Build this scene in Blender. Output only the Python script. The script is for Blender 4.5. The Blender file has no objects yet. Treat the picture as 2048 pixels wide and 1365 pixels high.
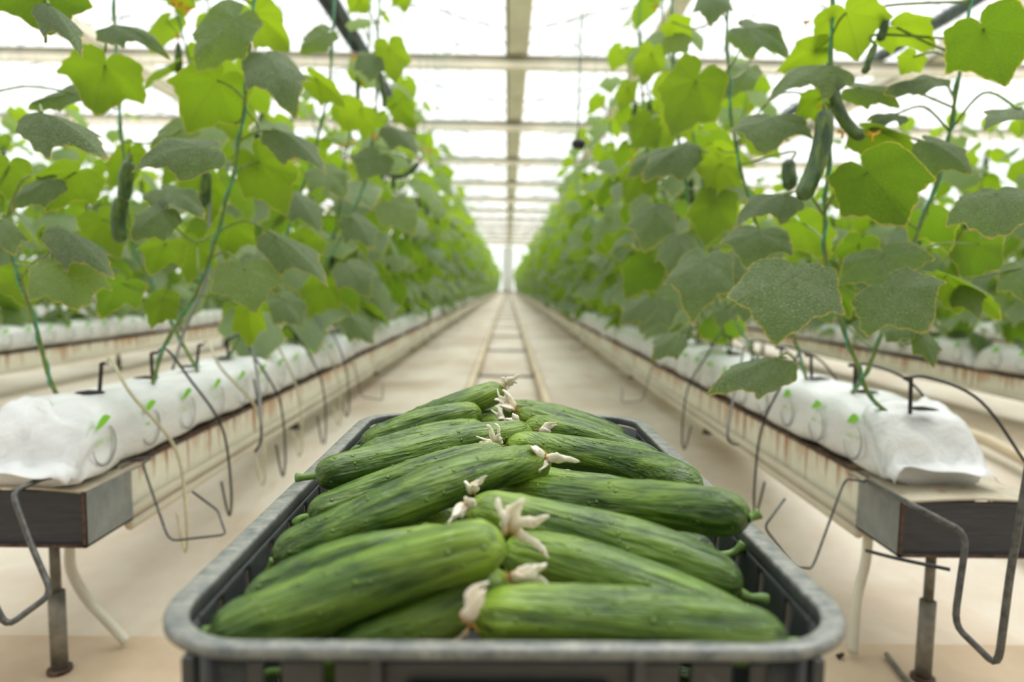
import bpy, math, random
import numpy as np
from mathutils import Vector, Matrix
S = bpy.context.scene
C = bpy.context.collection
V = Vector
PI = math.pi
RNG = random.Random(11)

# ------------------------------------------------------------------ camera
F = 1300.0
CAM = V((0, 0, .8))
_r = math.radians(.8)
vy = V(((1015 - 1024) / F, (682.5 - 572) / F, -1)).normalized()
_u = V((math.sin(_r), math.cos(_r), 0))
vz = (_u - _u.dot(vy) * vy).normalized()
vx = vy.cross(vz)
M3 = Matrix((vx, vy, vz))          # camera space -> world
cd = bpy.data.cameras.new('camera'); cam = bpy.data.objects.new('camera', cd); C.objects.link(cam)
cam.matrix_world = Matrix.Translation(CAM) @ M3.to_4x4()
cd.sensor_width = 36; cd.lens = F / 2048 * 36; cd.clip_start = .02; cd.clip_end = 300
cd.dof.use_dof = True; cd.dof.focus_distance = .68
cd.dof.aperture_fstop = (cd.lens / 1000) / .0076
cd.dof.aperture_blades = 9
S.camera = cam

def P(px, py, d):
    return CAM + (M3 @ V(((px - 1024) / F, (682.5 - py) / F, -1))) * d

# ------------------------------------------------------------------ helpers
def tag(o, label=None, cat=None, group=None, kind=None):
    if label: o['label'] = label
    if cat: o['category'] = cat
    if group: o['group'] = group
    if kind: o['kind'] = kind
    return o

def empty(name, loc=(0, 0, 0)):
    o = bpy.data.objects.new(name, None); C.objects.link(o); o.location = loc
    o.empty_display_size = .05
    return o

class MB:
    """collects geometry for one mesh"""
    def __init__(s): s.v = []; s.f = []; s.uv = []; s.mi = []; s.m = 0
    def add(s, vs, fs, uvs=None):
        n = len(s.v); s.v.extend(vs)
        for k, f in enumerate(fs):
            s.f.append(tuple(i + n for i in f)); s.mi.append(s.m)
            s.uv.append(None if uvs is None else [uvs[i] for i in f])
        return s
    def box(s, lo, hi):
        x0, y0, z0 = lo; x1, y1, z1 = hi
        vs = [(x0,y0,z0),(x1,y0,z0),(x1,y1,z0),(x0,y1,z0),(x0,y0,z1),(x1,y0,z1),(x1,y1,z1),(x0,y1,z1)]
        return s.add(vs, [(3,2,1,0),(4,5,6,7),(0,1,5,4),(1,2,6,5),(2,3,7,6),(3,0,4,7)])
    def tube(s, pts, r, n=8, caps=True, flat=1.0):
        pts = [V(p) for p in pts]; k = len(pts)
        rs = r if isinstance(r, (list, tuple)) else [r] * k
        t0 = (pts[1] - pts[0]).normalized()
        up = V((0, 0, 1)) if abs(t0.z) < .9 else V((1, 0, 0))
        a = t0.cross(up).normalized()
        vs = []
        for i in range(k):
            t = (pts[min(i + 1, k - 1)] - pts[max(i - 1, 0)]).normalized()
            a = (a - a.dot(t) * t)
            a = a.normalized() if a.length > 1e-6 else t.orthogonal().normalized()
            b = t.cross(a)
            for j in range(n):
                w = 2 * PI * j / n
                vs.append(tuple(pts[i] + (a * math.cos(w) + b * math.sin(w) * flat) * rs[i]))
        fs = []
        for i in range(k - 1):
            for j in range(n):
                fs.append((i*n+j, i*n+(j+1)%n, (i+1)*n+(j+1)%n, (i+1)*n+j))
        if caps:
            fs.append(tuple(range(n - 1, -1, -1))); fs.append(tuple(range((k-1)*n, k*n)))
        return s.add(vs, fs)
    def build(s, name, mats, parent=None, smooth=True, loc=None):
        me = bpy.data.meshes.new(name); me.from_pydata([tuple(v) for v in s.v], [], s.f)
        for m in (mats if isinstance(mats, (list, tuple)) else [mats]): me.materials.append(m)
        if any(s.mi): me.polygons.foreach_set('material_index', s.mi)
        if any(u is not None for u in s.uv):
            ul = me.uv_layers.new(name='UVMap'); flat = []
            for f, u in zip(s.f, s.uv):
                for i in range(len(f)): flat.extend(u[i] if u is not None else (0., 0.))
            ul.data.foreach_set('uv', flat)
        me.update()
        if smooth: me.polygons.foreach_set('use_smooth', [True] * len(me.polygons))
        o = bpy.data.objects.new(name, me); C.objects.link(o)
        if parent is not None: o.parent = parent
        if loc is not None: o.location = loc
        return o

def bez(pts, n):
    """Catmull-Rom through points"""
    pts = [V(p) for p in pts]; out = []
    k = len(pts) - 1
    for i in range(k):
        p0 = pts[max(i-1, 0)]; p1 = pts[i]; p2 = pts[i+1]; p3 = pts[min(i+2, k)]
        for j in range(n):
            t = j / n
            out.append(.5*((2*p1)+(p2-p0)*t+(2*p0-5*p1+4*p2-p3)*t*t+(3*p1-p0-3*p2+p3)*t**3))
    out.append(pts[-1]); return out

def edge_split(o, ang=35):
    me = o.data
    me.set_sharp_from_angle(angle=math.radians(ang))
    return o

def bevel(o, w=.003, seg=2):
    m = o.modifiers.new('bevel', 'BEVEL'); m.width = w; m.segments = seg; m.limit_method = 'ANGLE'
    return o

# ------------------------------------------------------------------ materials
def mat(name):
    m = bpy.data.materials.new(name); m.use_nodes = True
    nt = m.node_tree; bs = nt.nodes['Principled BSDF']
    return m, nt, bs
def N(nt, t, **k):
    n = nt.nodes.new(t)
    for a, b in k.items():
        if a in ('operation', 'blend_type', 'noise_dimensions', 'feature', 'wave_type', 'bands_direction', 'data_type', 'gradient_type', 'distance', 'attribute_name', 'clamp'): setattr(n, a, b)
        else: n.inputs[a].default_value = b
    return n
def L(nt, a, b): nt.links.new(a, b)
def ramp(nt, fac, stops):
    n = nt.nodes.new('ShaderNodeValToRGB'); L(nt, fac, n.inputs['Fac'])
    e = n.color_ramp.elements
    while len(e) < len(stops): e.new(.5)
    for x, (p, c) in zip(e, stops): x.position = p; x.color = (*c, 1) if len(c) == 3 else c
    return n.outputs['Color']
def mixc(nt, f, a, b, mode='MIX'):
    n = nt.nodes.new('ShaderNodeMix'); n.data_type = 'RGBA'; n.blend_type = mode
    for s, v in ((n.inputs['Factor'], f), (n.inputs['A'], a), (n.inputs['B'], b)):
        if hasattr(v, 'links') or hasattr(v, 'is_linked'): L(nt, v, s)
        elif isinstance(v, (int, float)): s.default_value = v
        else: s.default_value = (*v, 1) if len(v) == 3 else v
    return n.outputs['Result']
def mth(nt, op, a, b=None, c=None, clamp=False):
    n = nt.nodes.new('ShaderNodeMath'); n.operation = op; n.use_clamp = clamp
    for i, v in enumerate((a, b, c)):
        if v is None: continue
        if hasattr(v, 'is_linked'): L(nt, v, n.inputs[i])
        else: n.inputs[i].default_value = v
    return n.outputs[0]
def coords(nt, scale=(1, 1, 1), kind='Object'):
    tc = nt.nodes.new('ShaderNodeTexCoord'); mp = nt.nodes.new('ShaderNodeMapping')
    mp.inputs['Scale'].default_value = scale; L(nt, tc.outputs[kind], mp.inputs['Vector'])
    return mp.outputs['Vector']
def noise(nt, vec, scale, detail=4, rough=.55, dist=0):
    n = N(nt, 'ShaderNodeTexNoise', Scale=scale, Detail=detail, Roughness=rough, Distortion=dist)
    L(nt, vec, n.inputs['Vector']); return n.outputs['Fac']
def bump(nt, bs, h, strength=.3, dist=.002):
    b = N(nt, 'ShaderNodeBump', Strength=strength, Distance=dist); L(nt, h, b.inputs['Height']); L(nt, b.outputs[0], bs.inputs['Normal'])
    return b

def simple(name, col, rough=.5, metal=0, var=.12, nscale=8, bmp=0, spec=.5):
    m, nt, bs = mat(name); v = coords(nt)
    n = noise(nt, v, nscale)
    c2 = tuple(max(0, x * (1 - var * 2)) for x in col); c1 = tuple(min(1, x * (1 + var)) for x in col)
    L(nt, ramp(nt, n, [(.3, c2), (.7, c1)]), bs.inputs['Base Color'])
    bs.inputs['Roughness'].default_value = rough; bs.inputs['Metallic'].default_value = metal
    bs.inputs['Specular IOR Level'].default_value = spec
    if bmp: bump(nt, bs, noise(nt, v, nscale * 6), bmp, .001)
    return m

def leaf_material(name, wr_scale, bd=.0022, dusty=1.0):
    m, nt, bs = mat(name)
    out = nt.nodes['Material Output']
    uv = nt.nodes.new('ShaderNodeUVMap'); sp = nt.nodes.new('ShaderNodeSeparateXYZ'); L(nt, uv.outputs[0], sp.inputs[0])
    th = sp.outputs['X']; rr = sp.outputs['Y']
    v = coords(nt)
    oi = nt.nodes.new('ShaderNodeObjectInfo')
    geo = nt.nodes.new('ShaderNodeNewGeometry')
    ang = mth(nt, 'MULTIPLY', mth(nt, 'SUBTRACT', th, .5), 2 * PI)
    s4 = mth(nt, 'ABSOLUTE', mth(nt, 'SINE', mth(nt, 'MULTIPLY', ang, 3.6)))
    vd = mth(nt, 'MULTIPLY', s4, mth(nt, 'POWER', rr, .8))
    vein = mth(nt, 'SUBTRACT', 1, mth(nt, 'DIVIDE', vd, .07), clamp=True)
    vor = nt.nodes.new('ShaderNodeTexVoronoi'); vor.feature = 'DISTANCE_TO_EDGE'; vor.inputs['Scale'].default_value = wr_scale
    L(nt, v, vor.inputs['Vector'])
    n1 = noise(nt, v, wr_scale * .18, 3); n2 = noise(nt, v, wr_scale * 2.2, 3)
    # random tone per leaf stored in third attribute
    at = nt.nodes.new('ShaderNodeAttribute'); at.attribute_name = 'tone'
    tone = at.outputs['Fac']
    # the upper side, a dull grey green under fine pale hairs
    top = ramp(nt, n1, [(.25, (.165, .225, .140)), (.75, (.265, .325, .225))])
    top = mixc(nt, mth(nt, 'MULTIPLY', tone, .75), top, (.22, .36, .07))
    top = mixc(nt, mth(nt, 'MULTIPLY', ramp_f(nt, n2, .52, .68), .38 * dusty), top, (.56, .60, .50))
    top = mixc(nt, mth(nt, 'MULTIPLY', vein, .6), top, (.38, .50, .22))
    # the underside, paler and yellower
    bot = ramp(nt, n1, [(.25, (.12, .20, .045)), (.75, (.17, .26, .065))])
    bot = mixc(nt, mth(nt, 'MULTIPLY', vein, .35), bot, (.28, .38, .13))
    col = mixc(nt, geo.outputs['Backfacing'], top, bot)
    n3 = noise(nt, v, wr_scale * .7, 2)
    eth = mth(nt, 'ADD', mth(nt, 'MULTIPLY', n3, .07), .938)
    edge = mth(nt, 'MULTIPLY', mth(nt, 'GREATER_THAN', rr, eth), mth(nt, 'SUBTRACT', 1, mth(nt, 'MULTIPLY', tone, .9), clamp=True))
    col = mixc(nt, mth(nt, 'MULTIPLY', edge, .8), col, (.60, .50, .13))
    L(nt, col, bs.inputs['Base Color']); bs.inputs['Roughness'].default_value = .62
    bs.inputs['Specular IOR Level'].default_value = .35
    bs.inputs['Sheen Weight'].default_value = .08
    tr = nt.nodes.new('ShaderNodeBsdfTranslucent')
    tcol = mixc(nt, tone, (.19, .36, .006), (.46, .68, .015))
    tcol = mixc(nt, mth(nt, 'MULTIPLY', vein, .4), tcol, (.10, .20, .02))
    tcol = mixc(nt, mth(nt, 'MULTIPLY', edge, .7), tcol, (.7, .6, .1))
    L(nt, tcol, tr.inputs['Color'])
    mx = nt.nodes.new('ShaderNodeMixShader'); mx.inputs[0].default_value = .45
    L(nt, bs.outputs[0], mx.inputs[1]); L(nt, tr.outputs[0], mx.inputs[2]); L(nt, mx.outputs[0], out.inputs['Surface'])
    h = mth(nt, 'SUBTRACT', mth(nt, 'MINIMUM', mth(nt, 'MULTIPLY', vor.outputs['Distance'], 2.2), .5), mth(nt, 'MULTIPLY', vein, -.3))
    b = bump(nt, bs, h, .7, bd)
    return m

def cuke_material(name, dark=False):
    m, nt, bs = mat(name)
    tc = nt.nodes.new('ShaderNodeTexCoord')
    at = nt.nodes.new('ShaderNodeAttribute'); at.attribute_name = 'along'     # 0 blossom end .. 1 stem end
    al = at.outputs['Fac']
    mp = nt.nodes.new('ShaderNodeMapping'); mp.inputs['Scale'].default_value = (11, 150, 150); L(nt, tc.outputs['Object'], mp.inputs['Vector'])
    oi = nt.nodes.new('ShaderNodeObjectInfo'); cmb = nt.nodes.new('ShaderNodeVectorMath'); cmb.operation = 'ADD'
    ml = mth(nt, 'MULTIPLY', oi.outputs['Random'], 40.); L(nt, mp.outputs[0], cmb.inputs[0])
    cx = nt.nodes.new('ShaderNodeCombineXYZ'); L(nt, ml, cx.inputs[0]); L(nt, ml, cx.inputs[1]); L(nt, cx.outputs[0], cmb.inputs[1])
    st = noise(nt, cmb.outputs[0], 1.0, 4, .6, .3)                      # long streaks
    mp2 = nt.nodes.new('ShaderNodeMapping'); mp2.inputs['Scale'].default_value = (22, 60, 60); L(nt, tc.outputs['Object'], mp2.inputs['Vector'])
    cm2 = nt.nodes.new('ShaderNodeVectorMath'); cm2.operation = 'ADD'; L(nt, mp2.outputs[0], cm2.inputs[0]); L(nt, cx.outputs[0], cm2.inputs[1])
    bl = noise(nt, cm2.outputs[0], 1.0, 3, .5)
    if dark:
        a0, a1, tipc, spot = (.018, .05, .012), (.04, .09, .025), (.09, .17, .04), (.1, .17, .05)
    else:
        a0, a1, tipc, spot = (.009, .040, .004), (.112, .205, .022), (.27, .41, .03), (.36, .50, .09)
    base = ramp(nt, st, [(.34, a0), (.50, tuple(.55*p+.45*q for p, q in zip(a0, a1))), (.66, a1)])
    base = mixc(nt, mth(nt, 'MULTIPLY', ramp_f(nt, bl, .45, .70), .55), base, (.20, .315, .036))
    # streaks run in from the blossom end, and the stem end is darker
    tip = mth(nt, 'MULTIPLY', ramp_f(nt, al, .34, 0.0), ramp_f(nt, st, .25, .7))
    base = mixc(nt, mth(nt, 'MULTIPLY', tip, .85), base, tipc)
    base = mixc(nt, mth(nt, 'MULTIPLY', ramp_f(nt, al, .72, 1.0), .45), base, tuple(x * .8 for x in a0))
    vo = nt.nodes.new('ShaderNodeTexVoronoi'); vo.inputs['Scale'].default_value = 130; L(nt, tc.outputs['Object'], vo.inputs['Vector'])
    wart = ramp_f(nt, vo.outputs['Distance'], .26, .05)
    sel = nt.nodes.new('ShaderNodeSeparateColor'); L(nt, vo.outputs['Color'], sel.inputs[0])
    wart = mth(nt, 'MULTIPLY', wart, mth(nt, 'GREATER_THAN', sel.outputs[0], .62))
    base = mixc(nt, mth(nt, 'MULTIPLY', wart, .4), base, spot)
    L(nt, base, bs.inputs['Base Color'])
    fine = noise(nt, tc.outputs['Object'], 260, 3)
    L(nt, mth(nt, 'ADD', mth(nt, 'MULTIPLY', fine, .22), .24), bs.inputs['Roughness'])
    bs.inputs['Specular IOR Level'].default_value = .42
    bs.inputs['Subsurface Weight'].default_value = .0
    h = mth(nt, 'ADD', mth(nt, 'ADD', mth(nt, 'MULTIPLY', st, 1.0), mth(nt, 'MULTIPLY', bl, .8)), mth(nt, 'ADD', mth(nt, 'MULTIPLY', wart, .6), mth(nt, 'MULTIPLY', fine, .08)))
    bump(nt, bs, h, .95, .0042)
    return m

def ramp_f(nt, fac, a, b):
    n = nt.nodes.new('ShaderNodeMapRange'); n.clamp = True
    n.inputs['From Min'].default_value = a; n.inputs['From Max'].default_value = b
    L(nt, fac, n.inputs['Value']); return n.outputs['Result']

M = {}
M['leaf'] = leaf_material('leaf_near', 20, .035)
M['leaf_far'] = leaf_material('leaf_row', 130)
M['cuke'] = cuke_material('cucumber_skin')
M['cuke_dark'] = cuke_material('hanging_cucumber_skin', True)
M['stem'] = simple('vine_stem', (.16, .24, .05), .6, var=.2, nscale=60)
M['cstem'] = simple('fruit_stem', (.13, .24, .045), .55, var=.25, nscale=120, bmp=.3)
M['twine'] = simple('teal_twine', (.06, .34, .24), .5, var=.2, nscale=200)
M['yellow'] = simple('yellow_petal', (.85, .5, .02), .5, var=.1, nscale=90)
M['rubber'] = simple('black_rubber', (.018, .018, .02), .5, var=.2, nscale=60)
M['peg'] = simple('brown_black_peg', (.03, .022, .018), .7, var=.3, nscale=90)
M['wire'] = simple('steel_wire', (.12, .12, .115), .42, .55, var=.25, nscale=90)
M['whitehose'] = simple('white_hose', (.62, .60, .50), .45, var=.08, nscale=9)
M['cream_pipe'] = simple('cream_pipe', (.66, .61, .47), .45, var=.1, nscale=3)
M['soil'] = simple('dark_substrate', (.02, .013, .008), .95, var=.4, nscale=200, bmp=.8)
M['tubing'] = simple('clear_tubing', (.55, .52, .36), .3, var=.1, nscale=50)

def m_blossom():
    m, nt, bs = mat('withered_petal')
    at = nt.nodes.new('ShaderNodeAttribute'); at.attribute_name = 'along'
    v = coords(nt); n = noise(nt, v, 260, 4)
    c = ramp(nt, at.outputs['Fac'], [(0., (.60, .34, .10)), (.14, (.86, .70, .46)), (.35, (.93, .88, .76)), (1., (.95, .91, .82))])
    c = mixc(nt, ramp_f(nt, n, .58, .72), c, (.70, .50, .26))
    L(nt, c, bs.inputs['Base Color']); bs.inputs['Roughness'].default_value = .8; bs.inputs['Specular IOR Level'].default_value = .25
    out = nt.nodes['Material Output']; tr = nt.nodes.new('ShaderNodeBsdfTranslucent'); L(nt, c, tr.inputs[0])
    mx = nt.nodes.new('ShaderNodeMixShader'); mx.inputs[0].default_value = .25
    L(nt, bs.outputs[0], mx.inputs[1]); L(nt, tr.outputs[0], mx.inputs[2]); L(nt, mx.outputs[0], out.inputs[0])
    bump(nt, bs, noise(nt, coords(nt, (1, 1, 1)), 420, 3), .5, .001)
    return m
M['petal'] = m_blossom()

def m_crate(name='crate_plastic'):
    m, nt, bs = mat(name); v = coords(nt)
    n = noise(nt, v, 9, 6, .65); n2 = noise(nt, v, 70, 5, .7)
    c = ramp(nt, n, [(.3, (.026, .030, .033)), (.7, (.046, .052, .054))])
    sc = coords(nt, (14, 60, 14)); n3 = noise(nt, sc, 3, 6, .75)
    geo = nt.nodes.new('ShaderNodeNewGeometry'); sp = nt.nodes.new('ShaderNodeSeparateXYZ'); L(nt, geo.outputs['Normal'], sp.inputs[0])
    # dust and scuffs sit on the worn upper rim
    at = nt.nodes.new('ShaderNodeAttribute'); at.attribute_name = 'worn'
    w = mth(nt, 'MULTIPLY', ramp_f(nt, mth(nt, 'MULTIPLY', mth(nt, 'ADD', n2, n3), .5), .40, .60), at.outputs['Fac'])
    c = mixc(nt, mth(nt, 'MULTIPLY', at.outputs['Fac'], .8), c, (.105, .120, .120))
    c = mixc(nt, mth(nt, 'MULTIPLY', w, .5), c, (.42, .41, .34))
    c = mixc(nt, mth(nt, 'MULTIPLY', ramp_f(nt, n3, .60, .78), .22), c, (.40, .37, .27))
    L(nt, c, bs.inputs['Base Color']); bs.inputs['Roughness'].default_value = .42
    bump(nt, bs, n2, .25, .0008)
    return m
M['crate'] = m_crate()

def m_floor():
    m, nt, bs = mat('white_ground_fabric'); v = coords(nt)
    n = noise(nt, v, 1.1, 6, .62, .4); n2 = noise(nt, coords(nt, (1.6, .5, 1)), 2.3, 5, .7); n3 = noise(nt, v, 9, 5, .7)
    c = ramp(nt, n, [(.34, (.44, .36, .27)), (.58, (.64, .59, .50))])
    c = mixc(nt, mth(nt, 'MULTIPLY', ramp_f(nt, n2, .50, .68), .6), c, (.50, .37, .25))
    c = mixc(nt, mth(nt, 'MULTIPLY', ramp_f(nt, n3, .62, .78), .3), c, (.50, .37, .25))
    L(nt, c, bs.inputs['Base Color']); bs.inputs['Roughness'].default_value = .6
    bump(nt, bs, mth(nt, 'ADD', n, mth(nt, 'MULTIPLY', n3, .25)), .35, .03)
    return m
def m_concrete():
    m, nt, bs = mat('beige_concrete'); v = coords(nt)
    n = noise(nt, v, 2.2, 6, .6); n2 = noise(nt, v, 120, 4, .7)
    c = ramp(nt, n, [(.3, (.36, .27, .175)), (.7, (.52, .41, .29))])
    c = mixc(nt, mth(nt, 'MULTIPLY', ramp_f(nt, n2, .66, .8), .4), c, (.2, .15, .1))
    L(nt, c, bs.inputs['Base Color']); bs.inputs['Roughness'].default_value = .8
    bump(nt, bs, n2, .3, .002); return m
M['floor'] = m_floor(); M['concrete'] = m_concrete()

def m_bag():
    m, nt, bs = mat('white_grow_bag_plastic'); v = coords(nt)
    n = noise(nt, coords(nt, (6, 2.2, 6)), 3.2, 5, .6, .8); n2 = noise(nt, v, 30, 4, .6, .5)
    c = ramp(nt, n, [(.3, (.64, .66, .67)), (.7, (.73, .74, .74))])
    L(nt, c, bs.inputs['Base Color']); bs.inputs['Roughness'].default_value = .34
    bump(nt, bs, mth(nt, 'ADD', n, mth(nt, 'MULTIPLY', n2, .18)), .42, .015); return m
M['bag'] = m_bag()
def m_gutter():
    m, nt, bs = mat('rusty_white_gutter_paint')
    at = nt.nodes.new('ShaderNodeAttribute'); at.attribute_name = 'down'   # 0 top edge .. 1 bottom edge
    d = at.outputs['Fac']
    v = coords(nt, (.001, 28, .6)); st = noise(nt, v, 1.0, 5, .7)
    v2 = coords(nt, (1, 1.1, 1)); n = noise(nt, v2, 1.3, 5, .7)
    v3 = coords(nt); nf = noise(nt, v3, 40, 4, .7)
    c = ramp(nt, nf, [(.3, (.64, .62, .50)), (.7, (.76, .73, .61))])
    # run-off stains start under the bag and thin out downwards
    lim = mth(nt, 'ADD', mth(nt, 'MULTIPLY', d, .17), .50)
    lim = mth(nt, 'SUBTRACT', lim, mth(nt, 'MULTIPLY', ramp_f(nt, n, .42, .68), .20))
    k = mth(nt, 'MULTIPLY', mth(nt, 'SUBTRACT', st, lim), 9, clamp=True)
    rust = ramp(nt, st, [(.45, (.55, .27, .09)), (.62, (.25, .09, .03))])
    c = mixc(nt, mth(nt, 'MULTIPLY', k, .85), c, rust)
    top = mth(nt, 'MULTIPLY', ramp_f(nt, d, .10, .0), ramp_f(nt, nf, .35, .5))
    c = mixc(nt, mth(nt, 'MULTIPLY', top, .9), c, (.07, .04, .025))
    L(nt, c, bs.inputs['Base Color']); bs.inputs['Roughness'].default_value = .5
    return m
M['gutter'] = m_gutter()
def m_galv():
    m, nt, bs = mat('dull_galvanised_steel'); v = coords(nt)
    n = noise(nt, v, 14, 6, .7); n2 = noise(nt, v, 5, 4, .6)
    c = ramp(nt, n, [(.3, (.15, .165, .165)), (.72, (.27, .285, .275))])
    c = mixc(nt, mth(nt, 'MULTIPLY', ramp_f(nt, n2, .6, .75), .5), c, (.42, .38, .28))
    L(nt, c, bs.inputs['Base Color']); bs.inputs['Roughness'].default_value = .55; bs.inputs['Metallic'].default_value = .25
    return m
M['galv'] = m_galv()
def m_boxtop():
    m, nt, bs = mat('dusty_beige_steel'); v = coords(nt)
    n = noise(nt, v, 11, 6, .7); n2 = noise(nt, v, 34, 4, .6)
    c = ramp(nt, n, [(.3, (.38, .33, .24)), (.7, (.55, .50, .39))])
    c = mixc(nt, mth(nt, 'MULTIPLY', ramp_f(nt, n2, .58, .68), .7), c, (.30, .15, .06))
    L(nt, c, bs.inputs['Base Color']); bs.inputs['Roughness'].default_value = .7
    return m
M['boxtop'] = m_boxtop()
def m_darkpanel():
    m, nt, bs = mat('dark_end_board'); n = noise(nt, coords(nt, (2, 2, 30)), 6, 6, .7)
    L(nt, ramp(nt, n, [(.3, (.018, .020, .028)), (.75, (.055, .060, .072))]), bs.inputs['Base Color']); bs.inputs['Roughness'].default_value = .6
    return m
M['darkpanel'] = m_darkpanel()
M['rustedge'] = simple('rusty_flange', (.10, .055, .038), .8, var=.4, nscale=60)
M['leg'] = simple('aged_steel_leg', (.20, .185, .15), .6, .25, var=.3, nscale=25)
M['rail'] = simple('beige_rail_pipe', (.62, .51, .36), .45, var=.12, nscale=3)
M['tie'] = simple('grey_cross_tie', (.30, .28, .24), .6, var=.2, nscale=8)
M['beam'] = simple('cream_beam', (.93, .85, .71), .6, var=.08, nscale=2)
M['beam_dark'] = simple('olive_beam_top', (.34, .31, .22), .6, var=.15, nscale=4)
M['purlin'] = simple('pale_roof_bar', (.78, .78, .75), .5, var=.05, nscale=3)
M['cable'] = simple('grey_truss_rod', (.26, .27, .26), .5, .2, var=.1, nscale=3)
M['darkbundle'] = simple('dark_screen_bundle', (.10, .12, .125), .7, var=.3, nscale=6)
M['door'] = simple('pale_door_panel', (.66, .66, .64), .5, var=.03, nscale=1)
M['sill'] = simple('brown_sill', (.16, .10, .06), .8, var=.2, nscale=2)
M['green_print'] = simple('green_ink', (.22, .60, .03), .4, var=.03, nscale=9)
M['grey_print'] = simple('grey_ink', (.25, .26, .26), .4, var=.05, nscale=9)
M['wood'] = simple('trolley_steel', (.25, .25, .24), .5, .4, var=.1, nscale=9)
M['dark_hole'] = M['soil']

def m_glass(name, tint, a):
    m, nt, bs = mat(name); out = nt.nodes['Material Output']
    t = nt.nodes.new('ShaderNodeBsdfTransparent'); t.inputs[0].default_value = (*tint, 1)
    bs.inputs['Base Color'].default_value = (.8, .83, .82, 1); bs.inputs['Roughness'].default_value = .25
    tr = nt.nodes.new('ShaderNodeBsdfTranslucent'); tr.inputs[0].default_value = (.85, .9, .88, 1)
    n = noise(nt, coords(nt), .8, 4, .6)
    m1 = nt.nodes.new('ShaderNodeMixShader'); m1.inputs[0].default_value = .3
    L(nt, tr.outputs[0], m1.inputs[1]); L(nt, bs.outputs[0], m1.inputs[2])
    m2 = nt.nodes.new('ShaderNodeMixShader')
    L(nt, mth(nt, 'ADD', mth(nt, 'MULTIPLY', n, .1), a - .05), m2.inputs[0])
    L(nt, t.outputs[0], m2.inputs[1]); L(nt, m1.outputs[0], m2.inputs[2]); L(nt, m2.outputs[0], out.inputs[0])
    return m
M['roofglass'] = m_glass('roof_glass', (.97, .98, .97), .10)
M['endglass'] = m_glass('end_wall_glass', (.84, .93, .88), .35)

# ------------------------------------------------------------------ world and light
w = bpy.data.worlds.new('overcast'); S.world = w; w.use_nodes = True
nt = w.node_tree; bg = nt.nodes['Background']
tc = nt.nodes.new('ShaderNodeTexCoord'); sp = nt.nodes.new('ShaderNodeSeparateXYZ'); L(nt, tc.outputs['Generated'], sp.inputs[0])
col = ramp(nt, ramp_f(nt, sp.outputs['Z'], -.1, 1.0), [(0., (.86, .88, .88)), (.12, (.98, .985, .98)), (1., (1., 1., 1.))])
L(nt, col, bg.inputs['Color']); bg.inputs['Strength'].default_value = 1.75
sd = bpy.data.lights.new('overcast_sun', 'SUN'); sd.energy = 2.9; sd.angle = math.radians(50); sd.color = (1, .985, .955)
so = bpy.data.objects.new('overcast_sun', sd); C.objects.link(so); so.location = (0, 0, 8)
so.rotation_euler = V((.25, .45, 1)).to_track_quat('Z', 'Y').to_euler()
S.view_settings.view_transform = 'Standard'; S.view_settings.look = 'None'
S.view_settings.exposure = 0.0; S.view_settings.gamma = 1; S.view_settings.use_curve_mapping = False
S.cycles.use_denoising = True
S.cycles.max_bounces = 6; S.cycles.transparent_max_bounces = 10; S.cycles.diffuse_bounces = 4; S.cycles.transmission_bounces = 4; S.cycles.glossy_bounces = 2
S.cycles.use_adaptive_sampling = True; S.cycles.adaptive_threshold = .045
S.cycles.sample_clamp_indirect = 6

# ------------------------------------------------------------------ ground
GZ = .16
def gz(y): 
    if y < 1.41: return 0.
    t = min(1, (y - 1.41) / 1.25); return GZ * t * t * (3 - 2 * t)
mb = MB(); ys = [1.41 + 1.4 * i / 14 for i in range(15)] + [3.2, 4, 6, 10, 20, 40, 62]
xs = [-14 + i * 28 / 56 for i in range(57)]
for y in ys:
    for x in xs: mb.v.append((x, y, gz(y)))
for i in range(len(ys) - 1):
    for j in range(56):
        a = i * 57 + j; mb.f.append((a, a + 1, a + 58, a + 57)); mb.mi.append(0); mb.uv.append(None)
tag(mb.build('floor', M['floor']), kind='structure')
mb = MB(); mb.box((-14, -3, -.1), (14, 1.41, 0.0)); tag(mb.build('floor_walkway', M['concrete'], smooth=False), kind='structure')

# ------------------------------------------------------------------ greenhouse shell
YE = 60.
def struct(name, mb, m, smooth=False): return tag(mb.build(name, m, smooth=smooth), kind='structure')
spans = [(.1 + 6.4 * k) for k in (-2, -1, 0, 1, 2)]
mb = MB()
for a, b in zip(spans[:-1], spans[1:]):
    c = (a + b) / 2
    for x0, z0, x1, z1 in ((a, 4.62, c, 6.3), (c, 6.3, b, 4.62)):
        mb.add([(x0, -3, z0), (x1, -3, z1), (x1, YE, z1), (x0, YE, z0)], [(0, 1, 2, 3)])
struct('ceiling', mb, M['roofglass'])
for a, b in zip(spans[:-1], spans[1:]):
    c = (a + b) / 2
    mb = MB()
    for y in [3 + 1.3 * k for k in range(44)]:
        mb.tube([(a, y, 4.58), (c, y, 6.26), (b, y, 4.58)], .017, 4)
    for f in (.0, .33, .66):
        for s in (-1, 1):
            x = c + s * (b - a) / 2 * f; mb.tube([(x, 3, 6.24 - f * 1.68), (x, YE, 6.24 - f * 1.68)], .014, 4)
    struct('roof_trim', mb, M['purlin'])
for sx, nm in ((-12.7, 'wall_left'), (12.9, 'wall_right')):
    mb = MB(); mb.add([(sx, -3, GZ * 0), (sx, YE, 0), (sx, YE, 4.6), (sx, -3, 4.6)], [(0, 1, 2, 3)])
    struct(nm, mb, M['endglass'])
    mb = MB()
    for y in [2 + 2 * k for k in range(30)]: mb.box((sx - .03, y - .03, 0), (sx + .03, y + .03, 4.6))
    mb.box((sx - .05, 1.5, 0), (sx + .05, YE, .5)); struct('trim_' + nm[5:], mb, M['purlin'])
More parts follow.
